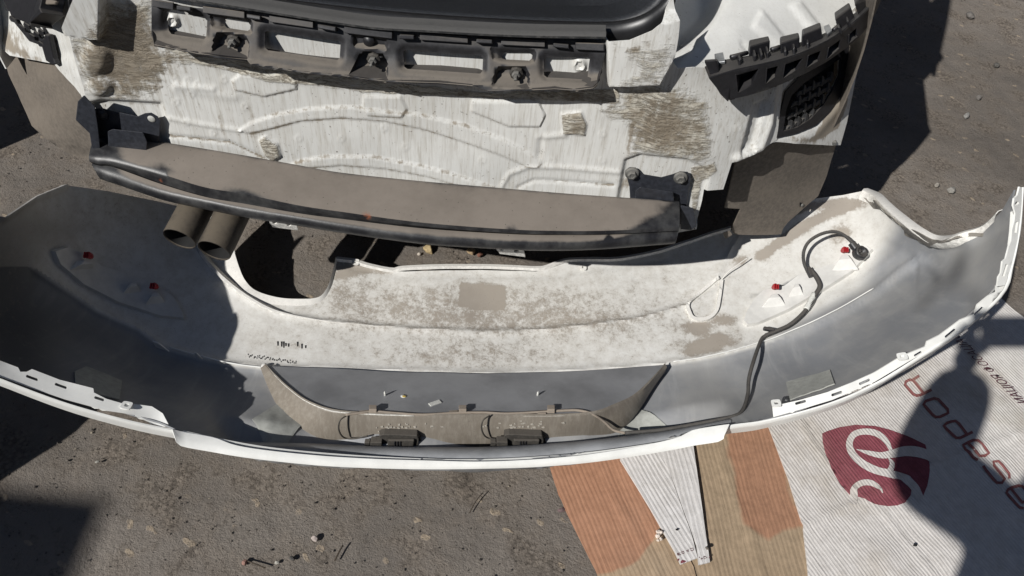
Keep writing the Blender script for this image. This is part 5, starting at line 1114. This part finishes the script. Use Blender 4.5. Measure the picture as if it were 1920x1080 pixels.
# row of clips along its top edge
cl_px = [(-4, 325, 'w'), (0, 0, '')]
xs = [300, 345, 375, 408, 440, 478, 500, 548, 590, 612, 655, 690, 715, 750, 790, 830, 880, 905, 945, 990, 1024, 1055, 1085, 1128]
def ytop(x): return np.interp(x, [284, 500, 700, 900, 1138], [4, 34, 61, 76, 87])
k = 0
for x0, x1, kind in ((384, 462, 'b'), (466, 496, 'c'), (508, 590, 'b'), (598, 636, 'c'), (648, 736, 'b'), (748, 780, 'c'), (788, 878, 'b'), (892, 926, 'c'), (940, 1022, 'b'), (1036, 1070, 'c'), (1080, 1134, 'b'), (290, 328, 'b'), (334, 366, 'c')):
    y0, y1 = ytop(x0)-6, ytop(x1)-6; hh = 9 if kind == 'b' else 8
    if kind == 'b': slab('tab_plate', [(x0, y0), (x1, y1), (x1, y1+hh+4), (x0, y0+hh+4)], SC_, .004, .010, MT['carrier'], car_c, .001)
    else: slab('clip', [(x0+2, y0+4), (x1-2, y1+4), (x1-2, y1+4+hh), (x0+2, y0+4+hh)], SC_, .003, .016, MT['blk'], car_c, .0015)
# weathered strip along the sill edge
ws = [(280, -16), (330, -6), (400, 4), (500, 20), (600, 36), (700, 50), (800, 56), (900, 62), (1000, 66), (1136, 68)]
a3 = smooth([onY(x, y-8, 1.215) for x, y in ws], 80); b3 = smooth([onY(x, y+1, 1.200) for x, y in ws], 80); d3 = smooth([onY(x, y+3, 1.200) for x, y in ws], 80)
loft('sill_strip', [a3+np.array([0, .02, 0]), a3, (a3+b3)/2+np.array([0, 0, .003]), b3, d3, d3+np.array([0, .02, -.002])], MT['weath'], car, solid=.0015)
# boot seal and inner sill trim
seal_px = [(150, -75), (250, -32), (330, -14), (430, 0), (560, 18), (700, 34), (850, 46), (1000, 54), (1120, 57), (1170, 54), (1210, 42), (1240, 22), (1256, 0), (1268, -40), (1275, -110)]
sy = [1.26]*3+[1.25]*8+[1.26, 1.27, 1.29, 1.34]
sl = smooth([onY(x, y, v) for (x, y), v in zip(seal_px, sy)], 120)
inw = []
for i in range(len(sl)):
    c = np.array([-.25, 1.60, sl[i, 2]]); d = c-sl[i]; d[0] *= .35; d[1] = abs(d[1]); d /= np.linalg.norm(d)+1e-9; inw.append(d)
inw = np.array(inw)
def sc_(a, dz): q = sl+inw*a; q = q.copy(); q[:, 2] += dz; return q
loft('boot_seal', [sc_(-.012, -.03), sc_(-.010, -.002), sc_(-.002, .010), sc_(.008, .012), sc_(.014, .006), sc_(.016, -.012)], MT['rubber'], car)
loft('sill_trim', [sc_(.016, -.014), sc_(.018, .001), sc_(.030, .006), sc_(.034, .003), sc_(.075, .004), sc_(.085, -.006), sc_(.14, -.05), sc_(.30, -.06)], MT['trim'], car)
V = [(-1.0, 1.34, .60), (.45, 1.34, .60), (.45, 2.6, .60), (-1.0, 2.6, .60)]; mesh_obj('boot_floor', V, [(0, 1, 2, 3)], MT['trim'], car, False, None, .01)
# ---- exhaust pipes
for i, (x, y) in enumerate(((336, 449), (401, 471))):
    c = onZ(x, y, .285); ax_ = np.array([.14, .95, .20]); ax_ /= np.linalg.norm(ax_)
    r = .0325; pr = [(r*.93, .10), (r*.93, .004), (r*.97, .0), (r, .002), (r, .07), (r*.98, .2), (r*.9, .3)]
    V = []; F_ = []; fr = frame_from(ax_, (1, 0, 0)); sd = 28
    for rr, h in pr:
        for k in range(sd):
            a = 2*math.pi*k/sd; V.append(c+fr[0]*rr*math.cos(a)+fr[1]*rr*math.sin(a)+fr[2]*h)
    for j in range(len(pr)-1):
        for k in range(sd): F_.append((j*sd+k, j*sd+(k+1) % sd, (j+1)*sd+(k+1) % sd, (j+1)*sd+k))
    F_.append(list(range(sd)))
    p = mesh_obj('exhaust_pipe', V, F_, MT['pipe'], car, True, None)
    bore = [[c+fr[0]*r*.925*math.cos(a)+fr[1]*r*.925*math.sin(a)+fr[2]*h for a in np.linspace(0, 2*math.pi, 29)] for h in (.003, .03, .06, .11)]
    loft('inner_wall', [np.array(q_) for q_ in bore], MT['dark'], p)  # near-black liner: the shade inside the bore is put into its colour
    lathe('pipe_bore', c+ax_*.06, ax_, [(r*.93, 0), (r*.5, .01), (.001, .012)], MT['dark'], p, 24)
# ---- hanging brackets with two holes below the bar
for (x, y) in ((530, 420), (956, 470)):
    q = [(x-28, y-10), (x+24, y-3), (x+29, y+12), (x-19, y+6)]; yv = onZ(x, y, .27)[1]
    SF = Surf([(a, b, 'y', yv+.01*(b-y)/10) for a, b in q], 1e-6)
    hs = [[(x+dx+5*math.cos(t), y+dy+3.4*math.sin(t)) for t in np.linspace(0, 6.28, 9)[:-1]] for dx, dy in ((-15, -3), (12, 1))]
    patch('towing_bracket', q, SF, MT['whited'], car, holes=hs, step=5, solid=.004)
# ---- hidden underside so that the body is closed: boot floor pan, chassis behind the panel
def simple_box(name, x0, x1, y0, y1, z0, z1, mat): return box(name, ((x0+x1)/2, (y0+y1)/2, (z0+z1)/2), (x1-x0, y1-y0, z1-z0), mat, car, bevel=.01)
simple_box('floor_pan', -.98, .50, 1.47, 4.8, .34, .38, MT['dark'])
simple_box('silencer', -.75, -.1, 1.48, 1.70, .17, .30, MT['pipe'])
# tyres, roof, glasshouse (out of the frame but standing there)
for X in (-.98, .55):
    for Y in (2.05, 4.3):
        w = lathe('wheel', (X, Y, .33), (1, 0, 0), [(.2, -.10), (.31, -.10), (.33, -.08), (.33, .08), (.31, .10), (.2, .10)], MT['rubber'], car, 32)
        lathe('rim', (X, Y, .33), (1, 0, 0), [(.2, -.09), (.2, .09), (.05, .07)], MT['galv'], w, 20)
secs = [(1.72, .72, 1.02), (1.80, .70, 1.15), (1.98, .64, 1.42), (2.15, .60, 1.56), (2.9, .60, 1.60), (3.6, .58, 1.54), (4.3, .66, 1.02)]
cv = []
for (y, hw, z) in secs:
    w2 = .84; xc = -.235
    cv.append(np.array([(xc-w2, y, .93), (xc-hw-.06, y, (.93+z)/2+.05), (xc-hw, y, z-.03), (xc-hw*.6, y, z), (xc, y, z+.01), (xc+hw*.6, y, z), (xc+hw, y, z-.03), (xc+hw+.06, y, (.93+z)/2+.05), (xc+w2, y, .93)]))
loft('roof', cv[1:], MT['white'], car, solid=.006)
for sx in (-1, 1):
    loft('pillar', [np.array([(-.235+sx*.80, 1.58, .90), (-.235+sx*.74, 1.72, 1.15), (-.235+sx*.66, 1.86, 1.42)]), np.array([(-.235+sx*.84, 1.95, .92), (-.235+sx*.78, 1.95, 1.17), (-.235+sx*.66, 1.99, 1.42)])], MT['white'], car, solid=.01)
    prism('rear_shoulder', [(-.235+sx*.55, 1.62, .70), (-.235+sx*.86, 1.62, .70), (-.235+sx*.86, 2.0, .70), (-.235+sx*.60, 2.0, .70)][::sx], [(-.235+sx*.60, 1.66, .95), (-.235+sx*.84, 1.66, .95), (-.235+sx*.84, 2.0, .95), (-.235+sx*.62, 2.0, .95)][::sx], MT['white'], car, .01)
loft('bonnet', [np.array([(-1.07, 4.2, .95), (-.235, 4.2, 1.0), (.6, 4.2, .95)]), np.array([(-1.05, 5.4, .80), (-.235, 5.4, .86), (.58, 5.4, .80)]), np.array([(-.98, 5.7, .45), (-.235, 5.75, .5), (.5, 5.7, .45)])], MT['white'], car, solid=.01)

# ================================================================== OUTSIDE THE FRAME: PERSON, TAILGATE, AND BLOCKERS ADDED FOR SHADE
def skin_mesh(name, joints, bones, mat, parent=None, root=0, sub=2):
    me = D.meshes.new(name); b = np.array(base_of(parent))
    me.from_pydata([tuple(np.array(j[:3])-b) for j in joints], bones, []); o = D.objects.new(name, me); COL.objects.link(o)
    if parent: o.parent = parent
    m = o.modifiers.new('skin', 'SKIN'); m.use_smooth_shade = True
    sk = me.skin_vertices[0] if me.skin_vertices else None
    if sk is None:
        bm = bmesh.new(); bm.from_mesh(me); bm.verts.layers.skin.verify(); bm.to_mesh(me); bm.free(); sk = me.skin_vertices[0]
    for i, j in enumerate(joints): sk.data[i].radius = (j[3], j[4] if len(j) > 4 else j[3]); sk.data[i].use_root = (i == root)
    s2 = o.modifiers.new('sub', 'SUBSURF'); s2.levels = sub; s2.render_levels = sub; me.materials.append(mat); return o
mCloth = m_plain('dark_jacket', (.03, .035, .05), .9); mSkin = m_plain('skin', (.45, .28, .20), .6, var=.05); mJean = m_plain('jeans', (.05, .07, .12), .9)
per = empty('person', (0, -.5, 0), 'person in a dark jacket with raised arms whose shadow falls on the printed cardboard', 'person')
J = [(0, -.52, .95, .15, .11), (0, -.52, 1.15, .14, .105), (0, -.50, 1.33, .165, .11), (0, -.49, 1.45, .10, .08), (0, -.46, 1.52, .055, .055), (0, -.42, 1.60, .075, .09), (0, -.42, 1.70, .075, .09),
     (-.19, -.48, 1.42, .075), (-.215, -.30, 1.31, .085), (-.095, -.10, 1.385, .066), (.19, -.48, 1.42, .075), (.25, -.34, 1.25, .070), (.115, -.10, 1.375, .050),
     (-.10, -.52, .88, .09), (-.11, -.50, .48, .062), (-.12, -.54, .09, .045), (-.12, -.42, .04, .042), (.10, -.52, .88, .09), (.12, -.48, .48, .062), (.13, -.54, .09, .045), (.14, -.41, .04, .042)]
Bn = [(0, 1), (1, 2), (2, 3), (3, 4), (4, 5), (5, 6), (2, 7), (7, 8), (8, 9), (2, 10), (10, 11), (11, 12), (0, 13), (13, 14), (14, 15), (15, 16), (0, 17), (17, 18), (18, 19), (19, 20)]
skin_mesh('body', J, Bn, mCloth, per)
for sx in (-1, 1):
    hand = [(sx*.11, -.10, 1.37, .032, .022), (sx*.095, -.06, 1.395, .038, .020), (sx*.088, -.035, 1.41, .026, .012)]
    bn = [(0, 1), (1, 2)]
    for k in range(4):
        n0 = len(hand); z = 1.43-.018*k
        hand += [(sx*.092, -.028, z, .009), (sx*.086, -.012+.002*k, z+.004, .008), (sx*.070, -.008, z+.006, .007)]; bn += [(2, n0), (n0, n0+1), (n0+1, n0+2)]
    n0 = len(hand); hand += [(sx*.082, -.055, 1.40, .010), (sx*.065, -.055, 1.41, .009), (sx*.052, -.050, 1.415, .008)]; bn += [(1, n0), (n0, n0+1), (n0+1, n0+2)]
    skin_mesh('hand', hand, bn, mSkin, per, sub=1)
ph = box('phone', CP-cf*.028, (.155, .076, .009), MT['rubber'], None, np.array([cr, cu, -cf]), .003); tag(ph, 'dark telephone held up in both hands of the person', 'phone')
hd = lathe('hair', (0, -.44, 1.70), (0, -.1, 1), [(.088, -.03), (.092, .0), (.085, .03), (.06, .065), (.02, .08)], m_plain('hair', (.03, .02, .015), .8), per, 16)
mBr = m_plain('rendered_wall', (.11, .10, .09), .9, var=.25, sc=3); mRf = m_plain('sheet_roof', (.07, .07, .075), .6)
def shade_block(x0, x1, y0, y1, h, lab, door=None):  # unseen blocks added round the yard to cut sky light and deepen shade
    b_ = empty('garage', ((x0+x1)/2, (y0+y1)/2, 0), lab, 'garage')
    box('wall', ((x0+x1)/2, (y0+y1)/2, h/2), (x1-x0, y1-y0, h), mBr, b_, bevel=.02)
    box('roof', ((x0+x1)/2, (y0+y1)/2, h+.08), (x1-x0+.5, y1-y0+.5, .14), mRf, b_, bevel=.02)
    return b_
g1 = shade_block(-9, 9, 9.5, 15, 5.0, 'long rendered garage block closing the yard beyond the car')
g2 = shade_block(4.6, 10, -3.5, 9.2, 4.2, 'rendered garage block to the right of the yard')
g3 = shade_block(.8, 9, -9, -3.8, 3.6, 'rendered garage block behind the photographer on the right')
g4 = shade_block(-11, -5.6, -1.5, 9.2, 4.0, 'rendered garage block to the left of the yard')
g5 = shade_block(-10, -3.58, -9, -2.45, 3.0, 'rendered garage block behind the photographer on the left, throwing the soft shadow at the lower left')  # added and placed so its corner gives the soft lower-left shadow
g5['label'] = 'unseen block added so its roof corner throws the soft shadow at lower left'
# raised tailgate above the boot opening
TG = []
for y, z, hw in ((2.10, 1.56, .60), (1.88, 1.74, .66), (1.66, 1.84, .68), (1.48, 1.88, .64), (1.38, 1.82, .60)):
    TG.append(np.array([(-.235-hw, y, z-.04), (-.235-hw*.7, y, z), (-.235, y, z+.02), (-.235+hw*.7, y, z), (-.235+hw, y, z-.04)]))
tg_ = loft('tailgate', TG, MT['white'], car, solid=.03)
for sx in (-1, 1): tube('gas_strut', [(-.235+sx*.62, 1.85, 1.15), (-.235+sx*.60, 1.80, 1.72)], .010, MT['rubber'], car, 8)
# tyres added left of the frame, unseen, to cast shadows into it
def tyre(c, lab):
    t = lathe('tyre', c, (0, 0, 1), [(.17, .0), (.24, -.005), (.29, .01), (.305, .04), (.31, .10), (.305, .16), (.29, .19), (.24, .205), (.17, .20), (.16, .10)], MT['rubber'], None, 40, (1, 0, 0))
    tag(t, lab, 'tyre', 'tyres stacked left of the bumper')
tyre((-1.43, .60, .0), 'lower tyre of the stack left of the bumper'); tyre((-1.42, .59, .21), 'upper tyre of the stack left of the bumper')
tyre((-1.90, 1.50, .0), 'lowest tyre of the stack beside the car'); tyre((-1.89, 1.51, .21), 'middle tyre of the stack beside the car'); tyre((-1.90, 1.50, .42), 'topmost tyre of the stack beside the car')
# pale scuffs round the plate lamps
mSc = m_plain('scuffed_white', (.36, .335, .29), .7, var=.3, sc=300)
for dx in (0, 232):
    for i in range(26):
        x = 745+dx+RNG.normal(0, 34); y = 797+RNG.normal(0, 4.5); w_ = RNG.uniform(1.5, 6); 
        if 712+dx < x < 784+dx and y > 801: y = 799
        slab('scuff', [(x, y), (x+w_, y-RNG.uniform(0, 1.5)), (x+w_*1.2, y+1.2), (x+w_*.4, y+2)], WS, .0022, .0032, mSc, bumper, 0)
# moulded lines of the skin that catch the light
ml = smooth([(1262, 683), (1330, 671), (1420, 647), (1480, 626), (1560, 591), (1640, 546)], 60)
tube('moulding_line', Lift(.0035)(ml), .0013, MT['white'], bumper, 6, sub=0)
ml = smooth([(318, 656), (380, 674), (440, 687), (492, 693)], 40)
tube('moulding_line', Lift(.0045)(ml), .0018, MT['white'], bumper, 6, sub=0)
